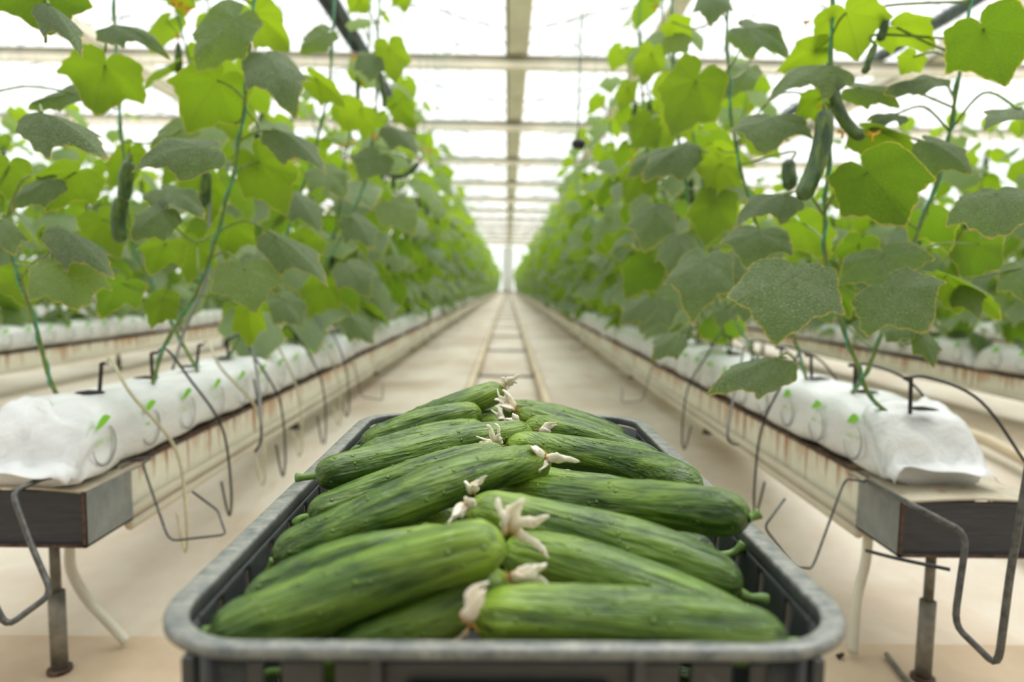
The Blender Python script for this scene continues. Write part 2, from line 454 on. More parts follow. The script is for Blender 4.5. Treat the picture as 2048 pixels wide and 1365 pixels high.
mb = MB()
mb.add([(-12.7, YE, .1), (12.9, YE, .1), (12.9, YE, 4.6), (-12.7, YE, 4.6)], [(0, 1, 2, 3)])
for a, b in zip(spans[:-1], spans[1:]):
    mb.add([(a, YE, 4.6), (b, YE, 4.6), ((a + b) / 2, YE, 6.3)], [(0, 1, 2)])
struct('wall_back', mb, M['endglass'])
mb = MB()
for k in range(-12, 14): mb.box((k - .04, YE - .1, 0.1), (k + .04, YE - .02, 4.6))
for z in (.9, 1.8, 2.7, 3.6, 4.5): mb.box((-12.7, YE - .1, z - .035), (12.9, YE - .03, z + .035))
struct('trim_back', mb, M['purlin'])
mb = MB(); mb.box((-12.7, -3.1, 0), (12.9, -3.0, 6.3)); struct('wall_front_light_block', mb, simple('fill_blocking_wall', (.42, .41, .37), .7, var=.05, nscale=1))  # unseen wall added behind the camera to cut frontal fill light
mb = MB(); mb.box((-.5, YE - .3, .3), (.5, YE - .15, 4.3)); struct('door_1', mb, M['door'])
mb = MB(); mb.box((-.9, YE - .5, .1), (1.2, YE - .12, .3)); struct('trim_1', mb, M['sill'])

# cross beams: a cream channel under a darker cap, with the rods of the truss above
for k in range(12):
    y = 10.15 + 3.93 * k
    mb = MB(); mb.box((-12.6, y - .05, 4.06), (12.8, y + .05, 4.17)); mb.box((-12.6, y - .07, 4.06), (12.8, y - .05, 4.075))
    mb.m = 1; mb.box((-12.6, y - .03, 4.172), (12.8, y + .05, 4.27))
    o = mb.build('cross_beam', [M['beam'], M['beam_dark']], smooth=False)
    o.rotation_euler = (0, 0, 0); tag(o, kind='structure')
    mb = MB()
    for a in spans[:-1]:
        c = a + 3.2; n = 6
        low = [V((a + 6.4 * i / n, y, 4.27)) for i in range(n + 1)]
        def top(x): return 4.62 + (1 - abs(x - c) / 3.2) * .75
        hi = [V((a + 6.4 * (i + .5) / n, y, top(a + 6.4 * (i + .5) / n))) for i in range(n)]
        mb.tube([V((a, y, 4.62)), V((c, y, 5.37)), V((a + 6.4, y, 4.62))], .016, 5)
        for i in range(n): mb.tube([low[i], hi[i]], .010, 4); mb.tube([hi[i], low[i + 1]], .010, 4)
    tag(mb.build('truss_rods', M['cable']), kind='structure')
# long members along the aisle
for a in spans[1:-1]:
    mb = MB(); mb.box((a - .135, 3, 4.28), (a + .135, YE, 4.33)); mb.box((a - .17, 3, 4.33), (a - .135, YE, 4.5)); mb.box((a + .135, 3, 4.33), (a + .17, YE, 4.5))
    mb.m = 1; mb.box((a - .175, 3, 4.275), (a - .136, YE, 4.329))
    tag(mb.build('roof_gutter_beam', [M['beam'], M['beam_dark']], smooth=False), kind='structure')
mb = MB(); mb.box((1.98, 3, 4.33), (2.22, YE, 4.36)); tag(mb.build('ceiling_walk_beam', M['beam'], smooth=False), kind='structure')
for x, lab in ((-2.35, 'dark folded screen bundle running under the roof above the narrower foliage gap'), (5.75, 'dark grey folded shade screens under the roof at the top right corner')):
    mb = MB()
    for q in range(4):
        r0 = random.Random(q); pts = []
        for y in range(3, 60, 3): pts.append((x + (q - 1.5) * .06 + r0.uniform(-.03, .03), y, 4.42 + r0.uniform(-.04, .04) + (q % 2) * .05))
        mb.tube(bez(pts, 2), .05, 6)
    o = mb.build('shade_screen', M['darkbundle'], loc=None)
    tag(o, lab, 'shade screen')

# ------------------------------------------------------------------ rails in the aisles
def rails(cx, lab):
    root = empty('trolley_rail_track', (cx, 1.6, gz(1.6)))
    for s in (-1, 1):
        pts = [V((s * .205, y - 1.6, gz(y) + .065 - gz(1.6))) for y in ([1.65, 1.9, 2.2, 2.5, 2.8, 3.2] if True else []) + list(range(4, 60, 2)) + [59]]
        mb = MB(); mb.tube(pts, .0255, 10); mb.build('rail', M['rail'], root)
    for k in range(30):
        y = 2.75 + 1.8 * k
        if y > 58: break
        mb = MB(); z = gz(y) - gz(1.6)
        mb.box((-.25, y - 1.6 - .03, z + .002), (.25, y - 1.6 + .03, z + .012))
        for s in (-1, 1): mb.box((s * .205 - .02, y - 1.6 - .02, z + .012), (s * .205 + .02, y - 1.6 + .02, z + .05))
        mb.build('cross_tie', M['tie'], root, smooth=False)
    tag(root, lab, 'rail track')
rails(0., 'pair of beige trolley rails down the middle aisle behind the crate')
rails(-1.83, 'beige trolley rail pair in the aisle behind the left-hand grow bags')
rails(1.70, 'beige trolley rail pair in the aisle behind the right-hand grow bags')

# ------------------------------------------------------------------ crate
CX0, CX1, CY0, CY1, CZ1, CZ0 = -.2, .2, .3250, .955, .610, .37
ccx, ccy = 0., (CY0 + CY1) / 2
crate = empty('harvest_crate', (ccx, ccy, CZ0))
crate.rotation_euler = (0, 0, math.radians(.6))
def rrect(hx, hy, r, n=14, step=.012):
    """rounded rectangle, counter-clockwise from front middle; list of (x,y,nx,ny)"""
    out = []
    def seg(x0, y0, x1, y1, nx, ny):
        ln = math.hypot(x1 - x0, y1 - y0); k = max(1, int(ln / step))
        for i in range(k): t = i / k; out.append((x0 + (x1 - x0) * t, y0 + (y1 - y0) * t, nx, ny))
    def arc(cx, cy, a0):
        for i in range(n): a = a0 + PI / 2 * i / n; out.append((cx + r * math.cos(a), cy + r * math.sin(a), math.cos(a), math.sin(a)))
    seg(0, -hy, hx - r, -hy, 0, -1); arc(hx - r, -hy + r, -PI / 2)
    seg(hx, -hy + r, hx, hy - r, 1, 0); arc(hx - r, hy - r, 0)
    seg(hx - r, hy, -hx + r, hy, 0, 1); arc(-hx + r, hy - r, PI / 2)
    seg(-hx, hy - r, -hx, -hy + r, -1, 0); arc(-hx + r, -hy + r, PI)
    seg(-hx + r, -hy, 0, -hy, 0, -1)
    return out
HX, HY, H = .2035, (CY1 - CY0) / 2, CZ1 - CZ0
# rim: profile swept round the rounded rectangle (offset from outer edge inwards, height)
def sweep(prof, hx, hy, r, name, m, parent, worn=None):
    ring = rrect(hx, hy, r, step=.03); n = len(ring); k = len(prof); mb = MB(); wv = []
    for x, y, nx, ny in ring:
        for (o, z, wn) in prof: q = 1 - .34 * abs(ny); mb.v.append((x - nx * o * q, y - ny * o * q, z)); wv.append(wn)
    for i in range(n):
        for j in range(k):
            a = i * k + j; b = ((i + 1) % n) * k + j; c = ((i + 1) % n) * k + (j + 1) % k; d = i * k + (j + 1) % k
            mb.f.append((a, b, c, d)); mb.mi.append(0); mb.uv.append(None)
    o = mb.build(name, m, parent)
    at = o.data.attributes.new('worn', 'FLOAT', 'POINT'); at.data.foreach_set('value', wv)
    return o
prof = [(.0, H - .0030, 1), (.0012, H - .0008, 1), (.003, H, 1), (.0145, H, 1), (.0160, H - .0008, 1), (.0168, H - .003, .2), (.0168, H - .010, .0), (.0138, H - .010, 0),
        (.0138, H - .005, 0), (.0025, H - .005, 0), (.0025, H - .0060, 0), (.0, H - .0060, .2)]
rim = sweep(prof, HX, HY, .062, 'rim', M['crate'], crate); edge_split(rim, 50); rim['label'] = 'scuffed pale grey top rim'
prof = [(.0, H - .052, .0), (.0, H - .049, .3), (.014, H - .049, 0), (.014, H - .052, 0)]
# walls with slots: panel grid along the ring
def wall(side):
    """side: name, length L along u, height; slots list (u, z0, z1, halfwidth)"""
    name, Lh, slots, hold = side
    step = .0032; nu = int(2 * Lh / step); nv = int((H - .012) / .004)
    us = [-Lh + 2 * Lh * i / nu for i in range(nu + 1)]; zs = [(H - .012) * j / nv for j in range(nv + 1)]
    def inside(u, z):
        for (su, z0, z1, hw) in slots:
            if abs(u - su) < hw:
                e = hw * .0
                if z0 + hw <= z <= z1 - hw: return True
                dz = (z0 + hw - z) if z < z0 + hw else (z - (z1 - hw))
                if math.hypot(u - su, dz) < hw: return True
        for (u0, u1, z0, z1, r) in hold:
            if u0 < u < u1 and z0 < z < z1:
                du = max(u0 + r - u, 0, u - (u1 - r)); dz = max(z0 + r - z, 0, z - (z1 - r))
                if math.hypot(du, dz) < r or du == 0 or dz == 0: return True
        return False
    return us, zs, inside
def add_wall(mb, us, zs, inside, place):
    idx = {}
    for i in range(len(us) - 1):
        for j in range(len(zs) - 1):
            if inside((us[i] + us[i+1]) / 2, (zs[j] + zs[j+1]) / 2): continue
            q = []
            for a, b in ((i, j), (i + 1, j), (i + 1, j + 1), (i, j + 1)):
                if (a, b) not in idx:
                    idx[(a, b)] = len(mb.v); mb.v.append(place(us[a], zs[b]))
                q.append(idx[(a, b)])
            mb.f.append(tuple(q)); mb.mi.append(0); mb.uv.append(None)
INS = .0150; RI = .047
wx, wy = HX - INS, HY - .0105
def taper(z): return .012 * (1 - z / H)
pat = lambda L_, gap: [k * gap for k in range(-int(L_ / gap), int(L_ / gap) + 1)]
fs = []
for u in (-.128, -.096, .096, .128): fs.append((u, .10, H - .008, .0042))
for u in (-.128, -.096, .096, .128): fs.append((u, .02, .085, .0040))
front = ('front', wx - RI, fs, [(-.058, .058, .150, H - .030, .012)])
ss = []
for u in pat(wy - RI, .046):
    ss.append((u, H - .036, H - .015, .0048)); ss.append((u + .023, H - .066, H - .044, .0048)); ss.append((u, .03, .12, .0042))
side_ = ('side', wy - RI, ss, [])
for nm, (sd_, rot, dist, half) in {'front_wall': (front, 0, wy, wx), 'back_wall': (front, PI, wy, wx), 'side_wall': (side_, PI / 2, wx, wy)}.items():
    for rr_ in ([rot] if nm != 'side_wall' else [PI / 2, -PI / 2]):
        mb = MB(); us, zs, ins = wall(sd_)
        ca, sa = math.cos(rr_), math.sin(rr_)
        def place(u, z, d0=dist):
            dd = d0 - taper(z)
            x, y = u, -dd
            return (x * ca - y * sa, x * sa + y * ca, z)
        add_wall(mb, us, zs, ins, place)
        o = mb.build(nm, M['crate'], crate)
        sm = o.modifiers.new('thick', 'SOLIDIFY'); sm.thickness = .0028; sm.offset = 0
# corners
for sx in (-1, 1):
    for sy in (-1, 1):
        mb = MB(); n = 12; nv = 6
        for j in range(nv + 1):
            z = (H - .012) * j / nv; t = taper(z)
            for i in range(n + 1):
                a = PI / 2 * i / n; mb.v.append((sx * (wx - RI + (RI - t) * math.cos(a)), sy * (wy - RI + (RI - t) * math.sin(a)), z))
        for j in range(nv):
            for i in range(n): a = j * (n + 1) + i; mb.f.append((a, a + 1, a + n + 2, a + n + 1)); mb.mi.append(0); mb.uv.append(None)
        o = mb.build('corner_wall', M['crate'], crate); sm = o.modifiers.new('thick', 'SOLIDIFY'); sm.thickness = .0028; sm.offset = 0
mb = MB(); ring = rrect(wx - .012, wy - .012, RI, step=.05)
mb.v = [(x, y, .0) for x, y, _, _ in ring] + [(x, y, .004) for x, y, _, _ in ring]; n = len(ring)
mb.f = [tuple(range(n - 1, -1, -1)), tuple(range(n, 2 * n))] + [(i, (i + 1) % n, n + (i + 1) % n, n + i) for i in range(n)]; mb.mi = [0] * len(mb.f); mb.uv = [None] * len(mb.f)
mb.build('bottom', M['crate'], crate, smooth=False)
# upright ribs outside the walls and the frame round the hand hole
for u in (-.1685, -.070, .070, .166):
    for s in (-1, 1):
        mb = MB(); y = s * (HY - .0115)
        mb.box((u - .0032, min(y, y + s * .009), 0.0), (u + .0032, max(y, y + s * .009), H - .0065))
        bevel(mb.build('rib', M['crate'], crate, smooth=False), .001)
for k in range(-5, 6):
    for s in (-1, 1):
        mb = MB(); x = s * (HX - INS); u = k * .046 + .0115
        mb.box((min(x, x + s * .011), u - .002, 0.0), (max(x, x + s * .011), u + .002, H - .0065))
        mb.build('rib', M['crate'], crate, smooth=False)
for s in (-1, 1):
    mb = MB(); y = s * (HY - .007)
    pts = [(-.062, y, .16), (-.062, y, H - .036), (-.052, y, H - .026), (.052, y, H - .026), (.062, y, H - .036), (.062, y, .16)]
    mb.tube(pts, .0028, 6); mb.build('hand_hole_frame', M['crate'], crate)
tag(crate, 'dark grey slotted plastic crate with a scuffed rim, heaped with cucumbers', 'crate')

# the trolley that carries it
tro = empty('harvest_trolley', (0, ccy, 0))
mb = MB(); mb.box((-.17, -.29, .335), (.17, .29, .368)); bevel(mb.build('platform', M['wood'], tro, smooth=False), .004)
for sx in (-1, 1):
    for sy in (-1, 1):
        mb = MB(); mb.box((sx * .15 - .015, sy * .26 - .015, .07), (sx * .15 + .015, sy * .26 + .015, .336)); mb.build('leg', M['wood'], tro, smooth=False)
        mb = MB(); mb.tube([(sx * .15 - .02, sy * .26, .05), (sx * .15 + .02, sy * .26, .05)], .05, 20); mb.build('wheel', M['rubber'], tro)
for sx in (-1, 1):
    mb = MB(); mb.tube([(sx * .15, -.25, .12), (sx * .15, .25, .12)], .012, 8); mb.build('brace', M['wood'], tro)
tag(tro, 'low steel trolley under the crate of cucumbers', 'trolley')

# ------------------------------------------------------------------ cucumbers
CU = {
'L1':((1006,781,0.892),(885,822,0.852),(752,895,0.815),0.0175),
'L2':((960,828,0.844),(850,845,0.803),(722,897,0.769),0.017),
'L3':((968,864,0.816),(840,878,0.768),(716,917,0.736),0.016),
'L4':((1060,868,0.732),(850,898,0.656),(632,956,0.585),0.0172),
'L5':((1012,912,0.640),(820,955,0.605),(616,1037,0.560),0.016),
'L6':((1092,928,0.600),(850,985,0.515),(546,1122,0.474),0.0182),
'L7':((915,1052,0.535),(780,1075,0.535),(590,1125,0.515),0.0155),
'L8':((915,1085,0.470),(720,1125,0.438),(490,1225,0.424),0.0175),
'L9':((1012,1090,0.399),(740,1165,0.386),(426,1272,0.382),0.0182),
'L10':((1028,1172,0.421),(880,1225,0.401),(660,1310,0.382),0.017),
'L11':((892,1305,0.412),(760,1320,0.410),(560,1350,0.402),0.016),
'LX':((1000,846,0.870),(930,860,0.875),(800,885,0.880),0.015),
'LY':((1000,828,0.905),(900,845,0.900),(800,878,0.895),0.016),
'R0':((1004,820,0.900),(1130,838,0.890),(1250,880,0.880),0.016),
'R1':((1032,832,0.840),(1160,862,0.815),(1298,918,0.778),0.0165),
'R2':((1046,862,0.780),(1185,878,0.755),(1322,932,0.717),0.0178),
'R3':((1010,893,0.687),(1200,912,0.666),(1392,982,0.561),0.0180),
'R3b':((1060,955,0.640),(1200,980,0.621),(1345,1020,0.633),0.015),
'R4':((955,985,0.601),(1230,1003,0.531),(1498,1036,0.457),0.0182),
'R5':((934,1022,0.490),(1210,1075,0.473),(1484,1184,0.438),0.0185),
'R6':((1003,1112,0.453),(1260,1165,0.426),(1520,1285,0.400),0.0182),
'R7':((945,1240,0.377),(1240,1235,0.376),(1572,1292,0.366),0.018),
'R8':((1150,1190,0.480),(1330,1190,0.482),(1480,1222,0.465),0.0155),
'R9':((1130,1085,0.540),(1290,1095,0.525),(1432,1115,0.505),0.0155),
}
CLAB = {
'L1': 'cucumber topmost at the back of the heap, blossom end against the white aisle floor',
'L2': 'cucumber just in front of and below the topmost back one, with no blossom',
'L3': 'dull bumpy cucumber tucked below the bare-tipped one at the back left of the crate',
'L4': 'long cucumber whose rounded stem end touches the middle of the left crate wall',
'L5': 'yellowish cucumber mostly hidden behind the long arched one on the left side',
'L6': 'long arched cucumber left of centre with a three-petalled white blossom on its tip',
'L7': 'dark cucumber half hidden in the gap behind the two big front left cucumbers',
'L8': 'light green cucumber lying right behind the biggest front left cucumber',
'L9': 'biggest cucumber in front on the left, blunt yellow-green tip without blossom',
'L10': 'light green cucumber below the biggest front left one, running under the front rim',
'L11': 'cucumber almost hidden behind the front rim with a small white blossom poking up',
'LX': 'small yellow-green cucumber tip between the back pair on the left of the heap',
'LY': 'dark cucumber in shade under the topmost back left one, behind the small tip',
'R0': 'dark cucumber farthest back on the right, behind the tall white blossom',
'R1': 'back right cucumber with a tall curling white blossom at its tip',
'R2': 'cucumber below the back right one, a small white blossom lying across it',
'R3': 'long dull green cucumber at mid right with a bunch of white petals at its tip',
'R3b': 'cucumber showing only as a pale strip under the long mid right cucumber',
'R4': 'thick cucumber on the right whose pale stem sticks out over the crate rim',
'R5': 'thick dark cucumber on the right with a curved stem pointing at a wall slot',
'R6': 'cucumber behind the front right one, big white curled blossom lying at its tip',
'R7': 'front right cucumber lying along the front rim, speckled yellow',
'R8': 'dark cucumber in the shade below the thick one with the curved stem',
'R9': 'dark cucumber between the two thick right-hand ones, its stem bent upward',
}
def cucumber(name, a, m, b, r, seed, mat_=None, rings=72, seg=32):
    """a blossom end, m middle of the axis, b stem end, in world; local X runs from a to b"""
    rg = random.Random(seed)
    a, m, b = V(a), V(m), V(b); x = (b - a); ln = x.length; x.normalize()
    c0 = (a + b) / 2; sag = m - c0; sag -= sag.dot(x) * x
    z = sag.normalized() if sag.length > .002 else V((0, 0, 1)) - x * x.z
    z.normalize(); y = z.cross(x)
    R = Matrix((x, y, z)).transposed(); h = sag.length
    mb = MB(); al = []; ridge = rg.randint(5, 8); ph = rg.uniform(0, 6); bend2 = rg.uniform(-.004, .004)
    def axis(t):
        return V(((t - .5) * ln, bend2 * math.sin(2 * PI * t), 4 * h * t * (1 - t)))
    warts = [(rg.uniform(.05, .95), rg.uniform(0, 2 * PI), rg.uniform(.0006, .0013)) for _ in range(60)]
    P0 = [rg.uniform(0, 6) for _ in range(6)]
    for i in range(rings + 1):
        t = .5 - .5 * math.cos(PI * i / rings); t = .45 * t + .55 * i / rings
        e = 1.0
        ta, tb = t * ln / (r * 1.25), (1 - t) * ln / (r * 1.15)
        if ta < 1: e *= math.sqrt(max(0, 1 - (1 - ta) ** 2.3))
        if tb < 1: e *= math.sqrt(max(0, 1 - (1 - tb) ** 2.1))
        e *= .90 + .10 * math.sin(PI * min(1, max(0, t * .9 + .08))) + .02 * math.sin(7 * t + P0[0])
        p = axis(t); q = (axis(min(1, t + .01)) - axis(max(0, t - .01))).normalized()
        sy = V((0, 1, 0)); sy = (sy - sy.dot(q) * q).normalized(); sz = q.cross(sy)
        for j in range(seg):
            w = 2 * PI * j / seg
            rr = r * e * (1 + .018 * math.cos(ridge * w + ph + 1.2 * t) + .012 * math.sin(3 * w + P0[1] + 5 * t) + .014 * math.sin(11 * t + 2 * w + P0[2]))
            if e > .5:
                for (wt, wa, wh) in warts:
                    dt = (t - wt) * ln; dw = (w - wa + PI) % (2 * PI) - PI
                    d2 = (dt * dt + (dw * r) ** 2) / (.0032 ** 2)
                    if d2 < 4: rr += wh * .8 * math.exp(-d2)
            mb.v.append(tuple(p - sy * (rr * math.cos(w)) + sz * (rr * math.sin(w)))); al.append(t)
    for i in range(rings):
        for j in range(seg):
            mb.f.append((i*seg+j, (i+1)*seg+j, (i+1)*seg+(j+1)%seg, i*seg+(j+1)%seg))
    mb.f.append(tuple(range(seg))); mb.f.append(tuple(range((rings+1)*seg-1, rings*seg-1, -1)))
    mb.mi = [0] * len(mb.f); mb.uv = [None] * len(mb.f)
    o = mb.build(name, mat_ or M['cuke'])
    at = o.data.attributes.new('along', 'FLOAT', 'POINT'); at.data.foreach_set('value', al)
    o.matrix_world = Matrix.Translation(c0) @ R.to_4x4()
    o['_a'] = 0
    del o['_a']
    return o, axis, R, c0
def to_local(o, p): return o.matrix_world.inverted() @ V(p)

def blossom(base, tips, seed, width=.0036, parent=None, name='withered_blossom', curl=.006):
    rg = random.Random(seed); mb = MB(); al = []
    for k, tip in enumerate(tips):
        d = tip - base; ln = d.length
        side = d.cross(V((rg.uniform(-1, 1), rg.uniform(-1, 1), rg.uniform(-1, 1)))).normalized()
        mid = base + d * .5 + side * rg.uniform(-.25, .25) * ln + V((0, 0, .08 * ln))
        pts = []; rs = []
        n = 13; wv = width * rg.uniform(.75, 1.25)
        tw = rg.uniform(-2, 2); cu = rg.uniform(-2.2, 2.6); up_ = d.cross(side).normalized()
        for i in range(n):
            t = i / (n - 1)
            p = (1-t)**2 * base + 2*t*(1-t) * mid + t*t * tip
            p = p + side * (.05 * ln * math.sin(8 * t + tw)) + up_ * (.16 * ln * max(0, t - .55) ** 1.5 * cu)
            pts.append(p)
            rs.append(wv * (.35 + .75 * math.sin(PI * min(1, t * .80 + .08)) ** .8) * (1 - .30 * t) * (1 + .22 * rg.uniform(-1, 1)))
        rs[-1] *= .4
        n0 = len(mb.v); nn = 10
        a = d.cross(V((rg.uniform(-.6, .6), -1, .6))).normalized()
        for i, p in enumerate(pts):
            t = (pts[min(i+1, n-1)] - pts[max(i-1, 0)]).normalized()
            a = (a - a.dot(t) * t).normalized(); b = t.cross(a)
            a2 = a * math.cos(.12) + b * math.sin(.12); a = a2
            for j in range(nn):
                w = 2 * PI * j / nn
                cr = 1 + .28 * math.cos(3 * w + i * .8 + k)
                # a petal rolled in on itself: wide, thin, with a crease
                mb.v.append(tuple(p + a * (math.cos(w) * rs[i]) * 1.15 + b * ((math.sin(w) * .42 + .40 * math.cos(w) ** 2 - .2) * rs[i]) * cr)); al.append(i / (n - 1))
        for i in range(n - 1):
            for j in range(nn): mb.f.append((n0+i*nn+j, n0+i*nn+(j+1)%nn, n0+(i+1)*nn+(j+1)%nn, n0+(i+1)*nn+j))
        mb.f.append(tuple(n0 + j for j in range(nn - 1, -1, -1))); mb.f.append(tuple(n0 + (n-1)*nn + j for j in range(nn)))
    # calyx: brown shreds round the base
    for k in range(6):
        dirv = V((rg.uniform(-1, 1), rg.uniform(-1, 1), rg.uniform(-.6, 1))).normalized(); n0 = len(mb.v)
        pts = [base, base + dirv * .004, base + dirv * .008 + V((0, 0, -.001))]
        tmp = MB(); tmp.tube(pts, [.0011, .0007, .0003], 5); mb.v.extend(tmp.v); mb.f.extend(tuple(i + n0 for i in f) for f in tmp.f); al.extend([0.] * len(tmp.v))
    mb.mi = [0] * len(mb.f); mb.uv = [None] * len(mb.f)
    if parent is not None: mb.v = [tuple(to_local(parent, v)) for v in mb.v]
    o = mb.build(name, M['petal'], parent)
    at = o.data.attributes.new('along', 'FLOAT', 'POINT'); at.data.foreach_set('value', al)
    return o

BLO = {  # base, tips (px), width
'L1': ((1010,773),[(1006,754),(1041,752),(1036,766),(1014,778),(1026,757)],.0042),
'R1': ((1029,818),[(992,779),(1006,779),(988,800),(1000,812),(1012,790)],.0052),
'LX': ((1008,847),[(983,820),(995,822),(998,838)],.0040),
'R2': ((1078,862),[(1113,845),(1116,851),(1100,867)],.0032),
'R3': ((998,895),[(951,874),(957,888),(973,851),(989,847),(1001,870)],.0036),
'L4': ((1036,850),[(1012,836),(1022,830),(1010,846)],.0045),
'L6': ((1088,916),[(1064,892),(1080,944),(1158,925),(1128,918)],.0042),
'R4': ((944,985),[(976,954),(930,968),(950,972)],.0034),
'R5': ((932,1012),[(897,1054),(905,1036),(925,1034),(940,1000)],.0040),
'R6': ((1014,1062),[(1000,998),(1040,995),(1099,1040),(1099,1108),(1010,1030)],.0042),
'L10': ((1024,1162),[(1090,1126),(1105,1172),(1106,1187),(1070,1135)],.0040),
'R7': ((938,1244),[(972,1166),(976,1182)],.0038),
'L11': ((893,1284),[(907,1236),(932,1258),(884,1256)],.0040),
}
STM = {  # stems: polyline px + radius
'R4': [(1497,1036),(1506,1034),(1519,1027)],
'R5': [(1478,1186),(1500,1196),(1520,1197),(1534,1201)],
'R9': [(1428,1113),(1455,1110),(1475,1102),(1489,1088)],
'R8': [(1478,1222),(1496,1222),(1512,1228)],
'L6': [(549,1122),(540,1138),(533,1158)],
'L4': [(640,950),(610,955),(592,956)],
'L9': [(432,1260),(420,1262),(412,1266)],
}
cukes = {}
for i, (k, (A, Mi, B, r)) in enumerate(CU.items()):
    a, m_, b = P(*A), P(*Mi), P(*B)
    o, ax, R, c0 = cucumber('cucumber', a, m_, b, r, 100 + i)
    tag(o, CLAB[k], 'cucumber', 'cucumbers heaped in the crate')
    bpy.context.view_layer.update()
    cukes[k] = o
    if k in STM:
        dd = B[2]; pts = [P(x, y, dd + .004) for x, y in STM[k]]
    else:
        d = (b - a).normalized(); pts = [b - d * .006, b + d * .006 + V((0, 0, .002)), b + d * .011 + V((0, 0, -.002))]
    pts = bez([to_local(o, p) for p in pts], 4); n = len(pts)
    mb = MB(); mb.tube(pts, [.0042 - .0012 * math.sin(PI * min(1, j / (n - 1) * 1.2)) for j in range(n)], 10)
    mb.build('stem', M['cstem'], o)
    if k in BLO:
        bs_, tips, wd = BLO[k]; d0 = A[2] - .016
        if k == 'R4': d0 = .50
        if k == 'R5': d0 = .455
        if k in ('L6', 'R6', 'R3', 'L10'): d0 = A[2] - .026
        if k == 'R2': d0 = A[2] - .028
        if k == 'L4': d0 = A[2] + .05
        rg = random.Random(i)
        blossom(P(bs_[0], bs_[1], d0 + .006), [P(x, y, d0 - rg.uniform(.0, .010)) for x, y in tips], 50 + i, wd, o)
# lower layers that fill the crate, seen through its slots
fill = []
rg = random.Random(5)
for layer, z in enumerate((.405, .448, .49, .53)):
    for kx, sx in enumerate((-1, 1)):
        for q in range(6):
            y = .385 + q * .098 + rg.uniform(-.01, .01)
            if layer in (0,) and q > 2: continue
            if layer in (1, 2) and q > 1: continue
            a = V((sx * .010, y + .02, z + .008)); b = V((sx * .160, y - .012, z)); m_ = (a + b) / 2 + V((0, 0, .004))
            if layer == 3 and q > 4: continue
            o, *_ = cucumber('cucumber', a, m_, b, .0165, 300 + layer * 20 + q * 2 + kx, rings=30, seg=16)
            tag(o, 'cucumber buried in the lower layers of the crate, glimpsed through its slots', 'cucumber', 'cucumbers buried low in the crate')
fp = blossom(P(508, 1200, .44), [P(527, 1166, .44), P(515, 1178, .435), P(520, 1190, .435)], 77, .0022, None, 'fallen_petal')
tag(fp, 'small shrivelled white petal stuck against the left crate wall', 'petal')

# ------------------------------------------------------------------ leaves
CTRL = [(0, 1.0), (8, .93), (22, .80), (36, .73), (48, .76), (58, .86), (68, .74), (88, .60), (104, .58), (118, .60), (135, .48), (150, .40), (163, .33), (173, .22), (180, .10)]
def Rth(a):
    a = abs(math.degrees(a))
    for (x0, y0), (x1, y1) in zip(CTRL, CTRL[1:]):
        if x0 <= a <= x1:
            t = (a - x0) / (x1 - x0); t = t * t * (3 - 2 * t) if x0 > 9 else t
            return y0 + (y1 - y0) * t
    return .1
def leaf_arrays(rings, seg, seed, droop=.35, fold=.15, wave=.05, curl=0.):
    rg = random.Random(seed); p1, p2, p3 = (rg.uniform(0, 6) for _ in range(3)); asym = rg.uniform(-.06, .06)
    vs = [(0, 0, 0)]; uv = [(.5, 0.)]
    for k in range(1, rings + 1):
        f = (k / rings) ** .85
        for j in range(seg + 1):
            th = -PI + 2 * PI * j / seg
            r = Rth(th) * (1 + asym * math.sin(th))
            if seg > 30: r *= 1 + .028 * (abs(((th * 17 + p1) / PI) % 2 - 1) - .5) * 2 * f
            else: r *= 1 + .03 * math.sin(th * 5 + p1)
            rr = r * f; x = rr * math.sin(th); y = rr * math.cos(th)
            z = -droop * (max(0, y) ** 2) * .75 - droop * .55 * x * x - fold * abs(x) * .5 + fold * .0
            z += wave * math.sin(4 * th + p2) * rr * rr * 1.4 + wave * .5 * math.sin(9 * th + p3) * rr ** 3
            z += .05 * math.exp(-((th / .12) ** 2)) * 0
            z += .018 * math.cos(7.2 * th) * rr * (1 - .4 * rr)       # puckered between the veins
            z -= curl * max(0, rr - .55) ** 2 * 1.6
            vs.append((x, y, z)); uv.append(((th + PI) / (2 * PI), f))
    fs = []; w_ = seg + 1
    for j in range(seg): fs.append((0, 1 + j, 2 + j))
    for k in range(1, rings):
        for j in range(seg):
            a = 1 + (k - 1) * w_ + j; fs.append((a, a + w_, a + w_ + 1, a + 1))
    fs = [tuple(reversed(f)) for f in fs]
    return np.array(vs), fs, uv
def leaf_mesh(name, arr, tone, m):
    vs, fs, uv = arr
    mb = MB(); mb.add([tuple(v) for v in vs], fs, uv)
    me_o = mb.build(name, m); me = me_o.data
    at = me.attributes.new('tone', 'FLOAT', 'POINT'); at.data.foreach_set('value', [tone] * len(vs))
    bpy.data.objects.remove(me_o); return me
NEAR = []
TIPS = []
for k in range(8):
    arr = leaf_arrays(9, 84, 20 + k, droop=(.25, .45, .35, .6, .3, .5, .7, .4)[k], fold=(.1, .25, .0, .35, .15, .5, .2, .05)[k], wave=(.05, .07, .09, .05, .10, .04, .07, .06)[k], curl=(.2, .4, .3, .1, .6, .2, .3, .5)[k])
    TIPS.append(V(tuple(arr[0][1 + 8 * 85 + 42])))
    NEAR.append([leaf_mesh('leaf', arr, t, M['leaf']) for t in (0., .35, .9)])
MID = [leaf_arrays(3, 16, 60 + k, droop=.3 + .1 * (k % 4), fold=.1 * (k % 3), wave=.07, curl=.2) for k in range(6)]
LOW = [leaf_arrays(1, 10, 80 + k, droop=.4, fold=.1, wave=.05) for k in range(4)]

